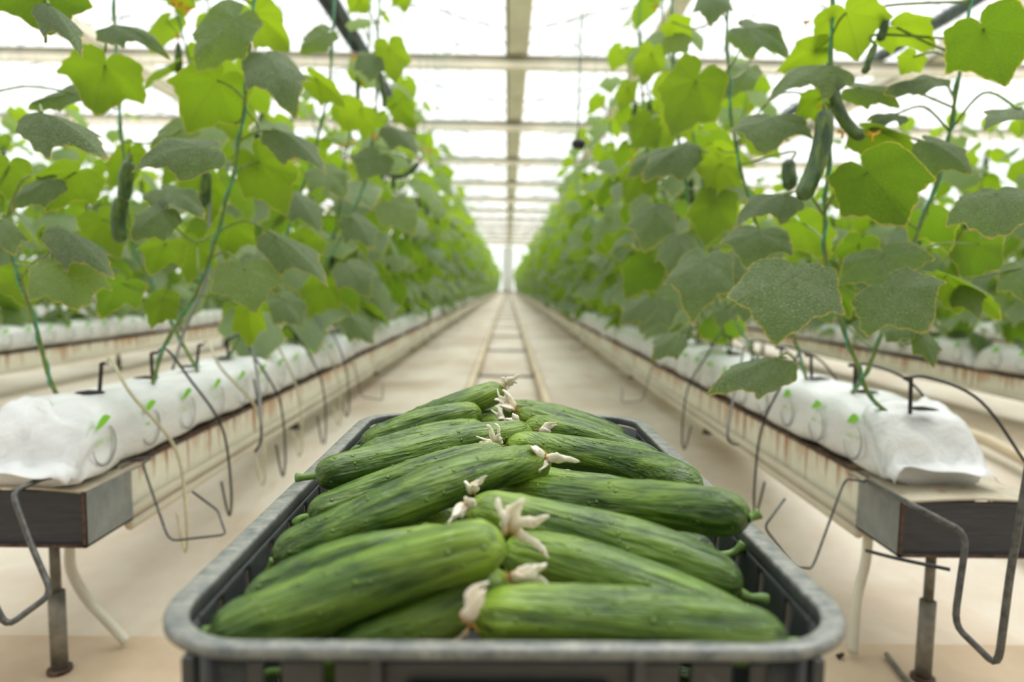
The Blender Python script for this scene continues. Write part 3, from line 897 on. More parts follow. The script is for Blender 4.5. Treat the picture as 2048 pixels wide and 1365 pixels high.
def nfaces(arr): return arr
class Foliage:
    def __init__(s): s.V = []; s.F = []; s.UV = []; s.T = []; s.n = 0
    def add(s, arr, mtx, tone):
        vs, fs, uv = arr
        A = np.array(mtx)[:3, :3]; t = np.array(mtx)[:3, 3]
        s.V.append(vs @ A.T + t)
        s.F.extend([tuple(i + s.n for i in f) for f in fs])
        for f in fs:
            for i in f: s.UV.extend(uv[i])
        s.T.append(np.full(len(vs), tone)); s.n += len(vs)
    def build(s, name, m, parent=None):
        me = bpy.data.meshes.new(name); vs = np.concatenate(s.V)
        me.from_pydata(vs.tolist(), [], s.F); me.materials.append(m)
        ul = me.uv_layers.new(name='UVMap'); ul.data.foreach_set('uv', s.UV)
        at = me.attributes.new('tone', 'FLOAT', 'POINT'); at.data.foreach_set('value', np.concatenate(s.T))
        me.update(); me.polygons.foreach_set('use_smooth', [True] * len(me.polygons))
        o = bpy.data.objects.new(name, me); C.objects.link(o)
        if parent is not None: o.parent = parent
        return o

def leaf_frame(base, ydir, nrm, size, wscale=1.):
    y = V(ydir).normalized(); z = V(nrm) - y * V(nrm).dot(y); z.normalize(); x = y.cross(z)
    return Matrix(((x.x*size*wscale, y.x*size, z.x*size, base[0]), (x.y*size*wscale, y.y*size, z.y*size, base[1]), (x.z*size*wscale, y.z*size, z.z*size, base[2]), (0, 0, 0, 1)))

# plants: each grows from a hole in a bag (z = .545) up a twine leaning to one side of its row
def plant_geo(seed, lean, res, h0=.07, top=1.45, size0=.17, nleaf=16):
    """returns stem pts, list of leaf matrices+tone, flowers, fruits; origin at the hole, lean in x"""
    rg = random.Random(seed)
    def ax(t):  # t 0..1
        return V((lean * min(1, t * 1.15) + .015 * math.sin(9 * t + seed), .012 * math.sin(7 * t + seed * 2), -.01 + t * top))
    leaves = []; fl = []; fr = []; pet = []
    ang = rg.uniform(0, 6)
    for i in range(nleaf):
        t = (h0 + (top - h0) * (i + rg.uniform(-.2, .2)) / nleaf) / top
        ang += 2.4 + rg.uniform(-.5, .5)
        p = ax(t); up = min(1, max(0, (t - .45) / .5))
        sz = size0 * (.95 + rg.uniform(-.18, .15)) * (1 - .45 * up ** 2)
        out = V((math.cos(ang), math.sin(ang), 0)); out.x += .45 * (1 if lean > 0 else -1) * rg.uniform(0, 1)
        out.normalize()
        pl = rg.uniform(.07, .12) * (1 - .4 * up)
        b = p + out * pl + V((0, 0, .02 + .05 * rg.random() + .02 * up))
        dn = rg.uniform(.25, 1.25)
        yd = out + V((0, 0, -dn)); nr = out * dn + V((0, 0, 1)); nr += V((rg.uniform(-.35, .35), rg.uniform(-.35, .35), 0))
        tone = max(0, min(1, up * .8 + rg.uniform(-.15, .3)))
        leaves.append((leaf_frame(b, yd, nr, sz, rg.uniform(.9, 1.1)), tone, rg.randrange(99)))
        pet.append([p, p + out * pl * .5 + V((0, 0, .035)), b])
        if t > .55 and rg.random() < .40: fl.append(p + out * .03 + V((0, 0, .01)))
        if .3 < t < .85 and rg.random() < .16: fr.append(p + V((-out.y, out.x, 0)) * .03)
    return ax, leaves, pet, fl, fr

def flower_mb(mb, p, s, rg):
    p = V(p)
    for k in range(5):
        a = k * 2 * PI / 5 + rg.uniform(-.2, .2); d = V((math.cos(a), math.sin(a), .45)).normalized()
        q = V((-math.sin(a), math.cos(a), 0))
        v0, v1, v2, v3, v4 = p, p + d * s * .55 + q * s * .30, p + d * s, p + d * s * .55 - q * s * .30, p + d * s * .5 + V((0, 0, -.1 * s))
        mb.add([tuple(v) for v in (v0, v1, v2, v3, v4)], [(0, 1, 4), (1, 2, 4), (2, 3, 4), (3, 0, 4)])
    mb.tube([p - V((0, 0, s * .5)), p + V((0, 0, s * .2))], s * .12, 5)
def fruit_mb(mb, p, ln, r, rg):
    p = V(p); bx, by = rg.uniform(-.02, .02), rg.uniform(-.02, .02); n = 9; pts = []; rs = []
    for i in range(n):
        t = i / (n - 1); pts.append(p + V((bx * t * t, by * t * t, -.02 - ln * t))); rs.append(r * max(.15, math.sin(PI * (.06 + .88 * t)) ** .4))
    mb.tube(pts, rs, 8)
    mb.tube([p, pts[0]], .002, 4)

# the copies: near ones have parts, far ones are one mesh each
ROWS = {  # hole x, hole z, first y, ground label words
 'L': (-.905, .545), 'R': (.865, .545), 'L2': (-2.77, .545), 'R2': (2.52, .545), 'L3': (-4.63, .545), 'R3': (4.2, .545), 'L4': (-6.5, .545), 'R4': (5.9, .545)}
def make_proto(seed, lean, parts):
    ax, leaves, pet, fl, fr = plant_geo(seed, lean, 0)
    rg = random.Random(seed); res = MID
    root = empty('cucumber_plant')
    fo = Foliage()
    for mt, tone, q in leaves: fo.add(res[q % len(res)], mt, tone)
    fobj = fo.build('foliage', M['leaf_far'], root)
    mb = MB(); mb.tube([ax(i / 14) for i in range(15)], [.0045 - .0018 * i / 14 for i in range(15)], 6)
    for p in pet: mb.tube(bez(p, 2), .0022, 4)
    mb.build('vine_stem', M['stem'], root)
    mb = MB(); mb.tube([ax(i / 24) + V((.006 * math.cos(i * 1.3), .006 * math.sin(i * 1.3), 0)) for i in range(25)] + [V((lean * 1.1, 0, 3.5))], .0016, 4)
    mb.build('twine', M['twine'], root)
    for p in fl:
        mb = MB(); flower_mb(mb, p, .022, rg); mb.build('flower', M['yellow'], root)
    for p in fr:
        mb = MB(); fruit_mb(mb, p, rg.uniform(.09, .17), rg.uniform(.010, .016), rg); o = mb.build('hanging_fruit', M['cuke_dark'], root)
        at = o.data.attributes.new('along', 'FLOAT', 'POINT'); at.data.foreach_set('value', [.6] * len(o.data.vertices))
    return root
def joined_proto(seed, lean, low=False):
    ax, leaves, pet, fl, fr = plant_geo(seed, lean, 0, h0=-.02, nleaf=18); rg = random.Random(seed)
    fo = Foliage()
    for mt, tone, q in leaves: fo.add((LOW if low else MID)[q % 4], mt, tone)
    o = fo.build('cucumber_plant', M['leaf_far'])
    mb = MB()
    mb.tube([ax(i / 8) for i in range(9)], .0038, 4)
    mb.m = 1; mb.tube([ax(.1), ax(.6), V((lean * 1.1, 0, 3.5))], .0016, 3)
    mb.m = 2
    for p in fl: flower_mb(mb, p, .022, rg)
    mb.m = 3
    for p in fr: fruit_mb(mb, p, .13, .014, rg)
    o2 = mb.build('tmp', [M['stem'], M['twine'], M['yellow'], M['cuke_dark']])
    return o, o2
def copy_tree(o, parent=None):
    c = o.copy(); C.objects.link(c); c.parent = parent
    for ch in o.children: copy_tree(ch, c)
    return c
def join_np(o, o2, name):
    """one mesh from foliage o and stems o2"""
    me1, me2 = o.data, o2.data
    n1 = len(me1.vertices)
    vs = [tuple(v.co) for v in me1.vertices] + [tuple(v.co) for v in me2.vertices]
    fs = [tuple(p.vertices) for p in me1.polygons] + [tuple(i + n1 for i in p.vertices) for p in me2.polygons]
    me = bpy.data.meshes.new(name); me.from_pydata(vs, [], fs)
    for m in [M['leaf_far'], M['stem'], M['twine'], M['yellow'], M['cuke_dark']]: me.materials.append(m)
    me.polygons.foreach_set('material_index', [0] * len(me1.polygons) + [p.material_index + 1 for p in me2.polygons])
    uv = np.zeros(len(me1.uv_layers[0].data) * 2, dtype=np.float32); me1.uv_layers[0].data.foreach_get('uv', uv)
    u2 = np.zeros(len(me2.loops) * 2, dtype=np.float32)
    ul = me.uv_layers.new(name='UVMap'); ul.data.foreach_set('uv', np.concatenate([uv, u2]))
    t1 = np.zeros(n1, dtype=np.float32); me1.attributes['tone'].data.foreach_get('value', t1)
    at = me.attributes.new('tone', 'FLOAT', 'POINT'); at.data.foreach_set('value', np.concatenate([t1, np.zeros(len(me2.vertices), dtype=np.float32)]))
    me.update(); me.polygons.foreach_set('use_smooth', [True] * len(me.polygons))
    bpy.data.objects.remove(o); bpy.data.objects.remove(o2)
    return me
LEAN = .30
LEAN_FAR = .19
near_protos = {s: [make_proto(500 + k + (50 if s > 0 else 0), s * LEAN, True) for k in range(5)] for s in (-1, 1)}
far_meshes = {s: [] for s in (-1, 1)}
for s in (-1, 1):
    for k in range(5):
        a, b = joined_proto(600 + k + (50 if s > 0 else 0), s * LEAN_FAR); far_meshes[s].append(join_np(a, b, 'cucumber_plant'))
SP = .225
HERO = {'L': {0, 1, 2, 3, 5}, 'R': {0, 1, 2, 4, 6}}
first = {'L': 1.407, 'R': 1.34, 'L2': 1.9, 'R2': 1.9, 'L3': 2.6, 'R3': 2.6, 'L4': 3.2, 'R4': 3.2}
NIND = {'L': 74, 'R': 74, 'L2': 46, 'R2': 46, 'L3': 24, 'R3': 24}
RTXT = {'L': 'row left of the middle aisle', 'R': 'row right of the middle aisle', 'L2': 'second row to the left', 'R2': 'second row to the right', 'L3': 'third row to the left', 'R3': 'third row to the right', 'L4': 'a', 'R4': 'b'}
used = {id(p): False for s in near_protos for p in near_protos[s]}
stuff = Foliage(); stuff_st = MB()
def place_near(s, x, y, z, k, label, group, sc=1.):
    pr = near_protos[s][k % 5]
    if not used[id(pr)]: used[id(pr)] = True; o = pr
    else: o = copy_tree(pr)
    o.location = (x, y, z); o.rotation_euler = (0, 0, RNG.uniform(-.35, .35)); o.scale = (sc,) * 3
    tag(o, label, 'plant', group); return o
for rn, (hx, hz) in ROWS.items():
    side = -1 if rn[0] == 'L' else 1           # outward direction
    k = 0; y = first[rn]; cnt = 0
    while y < 58.5:
        inner = (k % 2 == 1)
        s = -side if inner else side
        sc = RNG.uniform(.88, 1.08)
        if rn in ('L2', 'R2', 'L3', 'R3', 'L4', 'R4'): sc *= .88
        if rn in HERO and k in HERO[rn]: pass
        elif rn in HERO and y < 2.35 and inner: pass
        elif rn in NIND and cnt < NIND[rn]:
            cnt += 1
            if rn in ('L', 'R') and cnt <= 18:
                o = place_near(s, hx, y, hz, RNG.randrange(5), None, 'cucumber plants in the ' + RTXT[rn])
                o['label'] = f"leafy cucumber vine in the {RTXT[rn]}, leaning {'over' if inner else 'away from'} the aisle"
            else:
                me = far_meshes[s][RNG.randrange(5)]
                o = bpy.data.objects.new('cucumber_plant', me); C.objects.link(o)
                o.location = (hx, y, hz); o.rotation_euler = (0, 0, RNG.uniform(-.4, .4)); o.scale = (sc, sc, sc)
                tag(o, 'blurred cucumber vine farther back in the ' + RTXT[rn] if rn in ('L', 'R') else 'blurred cucumber vine rising from white bags of the ' + RTXT[rn], 'plant', 'far cucumber plants of the ' + RTXT[rn])
        else:
            rg = random.Random(int(y * 1000) + int(hx * 10))
            for _ in range(13 if y < 30 else 9):
                t = rg.random(); an = rg.uniform(0, 2 * PI); out = V((math.cos(an), math.sin(an), 0)); rr_ = rg.uniform(.04, .17)
                szf = .17 * (1.15 if y > 30 else 1)
                b = V((hx + s * LEAN_FAR * min(1, t * 1.2) * sc, y, hz - .02 + t * 1.45 * sc)) + out * rr_; dn = rg.uniform(.3, 1.3)
                stuff.add(LOW[rg.randrange(4)], leaf_frame(b, out + V((0, 0, -dn)), out * dn + V((0, 0, 1)), szf, 1.), max(0, min(1, t * .9 - .1 + rg.uniform(-.1, .2))))
        y += SP; k += 1
so_ = stuff.build('cucumber_plants', M['leaf_far'])
so_.name = 'distant_vines'
tag(so_, 'mass of distant cucumber vines filling the rows toward the end wall', 'vines', kind='stuff')

# ------------------------------------------------------------------ near plants, leaf by leaf
HP = {  # plant key: (label, stem polyline (px,py,d)), hole first
 'L0': ('cucumber vine nearest on the left, its twine slanting up out of the frame edge', [(118,800,1.48),(95,745,1.45),(68,640,1.42),(22,510,1.38),(-25,380,1.36),(-60,200,1.36),(-80,-60,1.4)]),
 'L1': ('near left cucumber vine bending toward the aisle beside the two gutter hoses', [(306,768,1.60),(330,690,1.58),(385,600,1.56),(415,530,1.54),(442,440,1.52),(470,330,1.5),(490,200,1.48),(500,90,1.46),(512,-60,1.46)]),
 'L2': ('near left cucumber vine carrying two dark hanging cucumbers one above the other', [(396,744,1.84),(345,650,1.8),(300,560,1.76),(264,480,1.72),(248,320,1.7),(236,180,1.68),(230,60,1.68),(228,-60,1.68)]),
 'L3': ('left cucumber vine with grey frosted leaves, third stem toward the aisle', [(455,717,2.1),(500,640,2.08),(540,560,2.04),(590,420,2.0),(630,300,1.98),(660,150,1.95),(672,-60,1.95)]),
 'L5': ('left cucumber vine with bright backlit top leaves standing against the white roof', [(525,694,2.55),(600,600,2.5),(680,480,2.45),(730,360,2.4),(752,220,2.38),(756,110,2.36),(758,-40,2.36)]),
 'R0': ('nearest right cucumber vine bearing a curved hanging cucumber beside its twine', [(1775,826,1.40),(1738,790,1.38),(1715,730,1.37),(1680,640,1.36),(1652,520,1.35),(1650,420,1.34),(1660,280,1.34),(1663,120,1.34),(1663,-60,1.34)]),
 'R1': ('right cucumber vine slanting outward to the upper right corner', [(1697,797,1.58),(1735,740,1.52),(1780,620,1.46),(1830,480,1.42),(1885,330,1.38),(1910,200,1.34),(1930,80,1.32),(1950,-60,1.3)]),
 'R2': ('right cucumber vine leaning in over the aisle behind the nearest one', [(1615,767,1.84),(1596,700,1.8),(1560,600,1.76),(1520,470,1.7),(1490,370,1.68),(1466,260,1.66),(1456,120,1.64),(1454,-60,1.64)]),
 'R4': ('right cucumber vine with a big drooping leaf pair over the aisle edge', [(1530,738,2.3),(1480,660,2.2),(1430,560,2.1),(1390,450,2.0),(1365,330,1.9),(1350,200,1.88),(1345,60,1.86),(1342,-40,1.86)]),
 'R6': ('right cucumber vine whose bright young leaf tips stand out over the aisle', [(1465,718,2.75),(1410,640,2.7),(1350,520,2.6),(1310,400,2.5),(1290,280,2.45),(1284,180,2.42),(1280,60,2.4)]),
}
# plant, base px, tip px, width px, depth, back?, tone, shape
HL = [
 ('L0',(60,208),(212,322),115,1.10,0,0,5),('L0',(70,-35),(100,72),165,1.05,1,0,0),('L0',(85,-10),(165,118),70,1.02,0,0,3),
 ('L2',(212,118),(190,232),148,1.45,1,1,4),('L2',(203,38),(342,122),62,1.35,0,0,1),('L0',(165,180),(55,220),52,1.5,0,0,2),
 ('L1',(428,285),(262,346),105,1.2,0,0,1),('L1',(484,20),(392,145),112,1.40,0,1,2),('L1',(442,150),(372,268),150,1.5,1,1,0),
 ('L1',(528,92),(592,240),125,1.42,0,0,1),('L1',(540,245),(655,352),82,1.45,0,0,3),('L1',(502,15),(578,105),108,1.5,1,2,2),
 ('L1',(512,312),(572,435),125,1.58,1,1,0),('L2',(318,368),(410,440),92,1.35,0,0,4),('L1',(335,412),(262,482),80,1.3,0,0,5),
 ('L0',(108,440),(225,560),85,1.22,0,0,5),('L0',(122,512),(158,622),135,1.22,0,1,6),('L1',(487,525),(512,628),132,1.45,0,1,0),
 ('L1',(535,455),(657,575),90,1.5,0,0,3),('L3',(508,500),(555,592),90,1.8,0,0,1),('L0',(160,335),(92,428),115,1.3,1,1,1),
 ('L0',(110,352),(22,420),60,1.26,0,0,3),('L0',(20,325),(15,402),80,1.35,1,1,0),('L2',(330,590),(303,660),62,1.45,1,1,2),
 ('L1',(498,612),(500,695),62,1.55,1,2,5),('L0',(-5,430),(25,512),70,1.25,0,0,5),('L2',(335,480),(300,552),85,1.5,1,1,4),
 ('L1',(468,440),(452,522),90,1.6,1,1,1),('L3',(585,380),(642,470),72,1.75,0,0,3),('L5',(760,305),(720,365),88,2.25,0,0,0),
 ('L5',(742,105),(738,165),58,2.1,0,0,2),('L5',(778,90),(790,168),72,2.1,1,2,0),('L5',(772,245),(838,315),58,2.2,0,0,3),
 ('L5',(725,212),(690,262),100,2.2,1,2,1),('L5',(790,200),(830,260),60,2.3,1,1,2),('L5',(715,-10),(735,28),60,2.2,1,2,3),('L5',(800,-14),(812,24),48,2.3,1,2,4),
 ('L3',(660,60),(600,110),60,1.9,0,1,2),('L3',(625,150),(690,215),60,1.9,1,2,3),('L3',(640,330),(690,400),90,1.95,0,1,4),
 ('L3',(600,470),(640,545),85,1.95,1,1,1),('L3',(700,425),(745,500),75,2.0,0,0,5),('L3',(560,590),(605,660),70,2.0,0,0,2),('L5',(690,520),(740,600),85,2.2,0,0,1),
 ('L5',(780,400),(830,470),90,2.35,0,1,0),('L5',(650,560),(620,640),80,2.2,1,1,2),('L5',(700,630),(745,690),60,2.2,0,0,5),('L2',(262,290),(222,380),60,1.8,1,1,5),
 ('L2',(200,430),(240,520),90,1.7,1,1,3),('L1',(400,350),(425,450),90,1.75,1,1,5),('L2',(250,560),(200,640),90,1.75,1,0,4),('L1',(395,480),(375,570),85,1.7,1,1,1),
 ('L1',(455,200),(480,290),90,1.65,1,2,2),('L0',(40,540),(60,620),90,1.5,1,1,2),('L2',(380,250),(300,300),70,1.8,0,1,2),('L1',(360,-15),(365,36),50,1.5,1,2,2),
 ('R0',(1590,530),(1552,692),208,1.16,0,0,0),('R1',(1770,562),(1858,665),180,1.16,0,0,4),('R1',(1762,498),(1790,580),165,1.28,0,0,2),
 ('R2',(1520,452),(1498,542),135,1.34,0,0,7),('R2',(1415,498),(1383,650),130,1.48,0,0,1),('R0',(1578,706),(1412,792),92,1.15,0,0,3),
 ('R2',(1545,225),(1528,312),150,1.34,0,0,7),('R0',(1588,378),(1466,458),92,1.3,0,0,1),('R0',(1727,332),(1812,455),180,1.2,1,0,2),
 ('R4',(1397,148),(1342,276),140,1.62,1,1,0),('R2',(1690,118),(1530,210),100,1.30,0,1,1),('R2',(1640,95),(1550,145),85,1.36,1,2,2),
 ('R0',(1690,15),(1716,122),140,1.32,1,2,1),('R1',(1785,50),(1868,100),100,1.3,1,2,4),('R1',(1962,45),(2010,175),165,1.06,1,0,0),
 ('R2',(1480,45),(1580,118),85,1.5,0,0,4),('R2',(1425,-25),(1420,55),75,1.6,0,0,3),('R6',(1304,98),(1286,172),65,2.1,1,2,1),
 ('R4',(1335,290),(1252,360),68,1.95,0,0,3),('R4',(1385,278),(1283,362),92,1.8,0,0,5),('R1',(1886,152),(1765,190),62,1.3,0,0,2),
 ('R1',(1700,168),(1800,218),62,1.36,0,1,1),('R1',(1800,222),(1738,268),62,1.34,0,0,4),('R1',(1728,250),(1850,335),85,1.32,1,1,3),
 ('R1',(1850,275),(1945,352),80,1.26,0,0,5),('R1',(2052,212),(1968,262),85,1.12,0,0,0),('R1',(1995,372),(1985,480),155,1.1,0,0,6),
 ('R1',(1880,540),(2005,640),75,1.3,1,1,5),('R1',(1915,560),(1960,640),60,1.32,0,0,3),('R4',(1312,402),(1288,508),100,1.85,0,0,3),
 ('R4',(1358,465),(1343,562),78,1.75,0,0,5),('R4',(1432,395),(1408,495),100,1.7,1,1,0),('R4',(1445,322),(1420,392),92,1.7,1,2,2),
 ('R4',(1358,665),(1302,724),62,1.7,0,0,3),('R1',(1812,640),(1772,685),68,1.25,0,0,2),('R1',(1840,662),(1868,738),48,1.22,0,0,3),
 ('R2',(1452,610),(1440,660),50,1.8,0,0,1),('R2',(1500,600),(1485,645),45,1.8,0,0,2),('R2',(1648,190),(1588,245),78,1.4,1,1,4),
 ('R6',(1256,170),(1240,225),42,2.3,1,2,0),('R6',(1300,240),(1262,300),80,2.3,1,1,2),('R4',(1365,225),(1330,290),70,1.9,1,2,5),('R6',(1290,330),(1250,410),85,2.4,1,1,4),
 ('R6',(1330,420),(1270,500),95,2.4,0,0,2),('R6',(1300,520),(1250,600),95,2.45,1,0,0),('R6',(1330,600),(1280,670),80,2.4,0,0,1),('R4',(1300,590),(1240,650),60,2.2,0,0,5),
 ('R4',(1420,420),(1480,510),80,1.9,0,1,2),('R2',(1480,500),(1440,600),90,1.8,0,0,5),('R0',(1600,440),(1660,520),90,1.6,1,1,2),('R0',(1720,480),(1690,560),80,1.6,1,0,4),
 ('R1',(1850,420),(1900,510),95,1.55,1,0,1),('R1',(1960,480),(1930,570),90,1.5,1,0,2),('R1',(2040,520),(2060,620),90,1.3,0,0,3),('R1',(1700,395),(1660,350),80,1.5,1,1,1),
 ('R2',(1500,130),(1440,200),80,1.75,0,1,2),('R2',(1430,290),(1480,350),70,1.8,1,2,3),('R1',(1830,110),(1800,150),60,1.4,1,2,0),('R4',(1345,70),(1372,110),60,1.8,0,2,2),('R2',(1340,40),(1385,80),60,1.8,1,2,1),
 ('R1',(1640,590),(1660,650),60,1.7,0,0,5),('R1',(1670,560),(1700,640),60,1.6,1,0,2),
]
hero = {}; stems = {}
for key, (lab, pl) in HP.items():
    w = bez([P(*p) for p in pl], 8)
    root = empty('cucumber_plant', w[0]); bpy.context.view_layer.update()
    tag(root, lab, 'plant', 'cucumber plants beside the middle aisle'); hero[key] = root; stems[key] = w
    o0 = w[0]
    mb = MB(); n = len(w)
    mb.tube([p - o0 for p in w], [.0048 - .0018 * i / n for i in range(n)], 8); st = mb.build('vine_stem', M['stem'], root)
    mb = MB(); pts = []
    for i, p in enumerate(w[1:]):
        for q in range(3):
            pp = p.lerp(w[min(n - 1, i + 2)], q / 3); an = (i * 3 + q) * .28
            pts.append(pp - o0 + V((.0048 * math.cos(an), .0048 * math.sin(an), 0)))
    pts.append(pts[-1] + V((0, 0, 1.9)))
    mb.tube(pts, .0023, 5); mb.build('twine', M['twine'], root)
def petiole(root, p0, p1, rg):
    o0 = root.location; d = p1 - p0
    mid = p0 + d * .5 + V((0, 0, rg.uniform(-.2, .25) * d.length)) 
    mb = MB(); mb.tube([q - o0 for q in bez([p0, mid, p1], 6)], .0024, 6); mb.build('petiole', M['stem'], root)
for i, (key, b, t, wpx, d, back, tone, shp) in enumerate(HL):
    rg = random.Random(900 + i); root = hero[key]
    B = P(b[0], b[1], d); T = P(t[0], t[1], d - (.03 if not back else -.02))
    y = T - B; tocam = (CAM - B).normalized()
    if back: nrm = -tocam * .8 + V((0, 0, .75))
    else: nrm = tocam * .75 + V((0, 0, .65)) 
    tl = TIPS[shp]; B = B.lerp(T, .16 if not back else .10); y = T - B
    ln = y.length / tl.length; W = wpx * d / F
    ph_ = math.atan2(tl.z, tl.y); yu = y.normalized(); zu = (nrm - yu * nrm.dot(yu)).normalized()
    # turn the blade so that its own curled tip, not its base plane, points from base to tip
    y = yu * math.cos(ph_) - zu * math.sin(ph_); nrm = zu * math.cos(ph_) + yu * math.sin(ph_)
    o = bpy.data.objects.new('leaf', NEAR[shp][tone]); C.objects.link(o); o.parent = root
    ws = (W / 1.38) / ln
    mt = leaf_frame(B - root.location, y, nrm, ln, max(.35, min(2.2, ws)))
    o.matrix_local = mt
    w = stems[key]; p0 = min(w, key=lambda q: (q - (B - V((0, 0, .04)))).length)
    if (p0 - B).length < .30: petiole(root, p0, B, rg)
    else:
        p0 = B + V((.09 * (-1 if key[0] == 'L' else 1), .12, -.015)); petiole(root, p0, B, rg)
def hang(key, pts, r, flower=None):
    root = hero[key]; pw = [P(*p) for p in pts]
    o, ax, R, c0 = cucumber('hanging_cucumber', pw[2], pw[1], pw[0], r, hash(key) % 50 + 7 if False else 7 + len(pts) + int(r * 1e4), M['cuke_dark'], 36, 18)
    o.location = o.location - root.location; o.parent = root
    s = pw[0]; tgt = min(stems[key], key=lambda q: (q - s - V((0, 0, .03))).length)
    mb = MB(); mb.tube([q - root.location for q in bez([s - V((0, 0, .003)), s + V((0, 0, .018)), tgt], 5)], .0026, 6); mb.build('fruit_stem', M['stem'], root)
hang('L2', [(262,322,1.5),(252,360,1.5),(248,402,1.5)], .0155)
hang('L2', [(250,392,1.52),(236,440,1.52),(243,486,1.52)], .0165)
hang('L1', [(413,340,1.7),(412,375,1.7),(402,415,1.7)], .013)
hang('R0', [(1648,220,1.26),(1636,320,1.24),(1602,398,1.22)], .0172)
hang('R0', [(1666,165,1.3),(1685,235,1.28),(1728,278,1.26)], .0115)
hang('R2', [(1583,318,1.55),(1578,350,1.55),(1574,382,1.55)], .017)
hang('R1', [(1772,30,1.3),(1768,55,1.3),(1758,82,1.3)], .008)
hang('R1', [(1752,88,1.3),(1740,120,1.3),(1728,148,1.3)], .006)
hang('L5', [(762,145,2.2),(766,180,2.2),(768,215,2.2)], .0085)
hang('L5', [(836,325,2.4),(810,350,2.4),(770,348,2.4)], .010)
hang('L1', [(515,265,1.6),(518,290,1.6),(520,330,1.6)], .010)
for key, px, py, d, s in [('L1',352,8,1.5,.022),('L1',372,22,1.48,.022),('L2',398,238,1.8,.012),('L5',748,276,2.3,.026),('L5',705,288,2.3,.02),('L5',860,305,2.5,.022),('L5',848,298,2.5,.016),
     ('L5',707,118,2.3,.022),('L3',585,322,2.0,.018),('L2',140,245,1.7,.016),('R0',1685,268,1.3,.018),('R0',1640,215,1.3,.010),('R0',1612,48,1.3,.012),('R0',1700,350,1.28,.014),('L5',875,218,2.6,.018),('L5',690,290,2.4,.016),('R6',1262,320,2.6,.016),('R0',1745,272,1.24,.020)]:
    mb = MB(); root = hero[key]; flower_mb(mb, P(px, py, d) - root.location, s, random.Random(px)); mb.build('flower', M['yellow'], root)

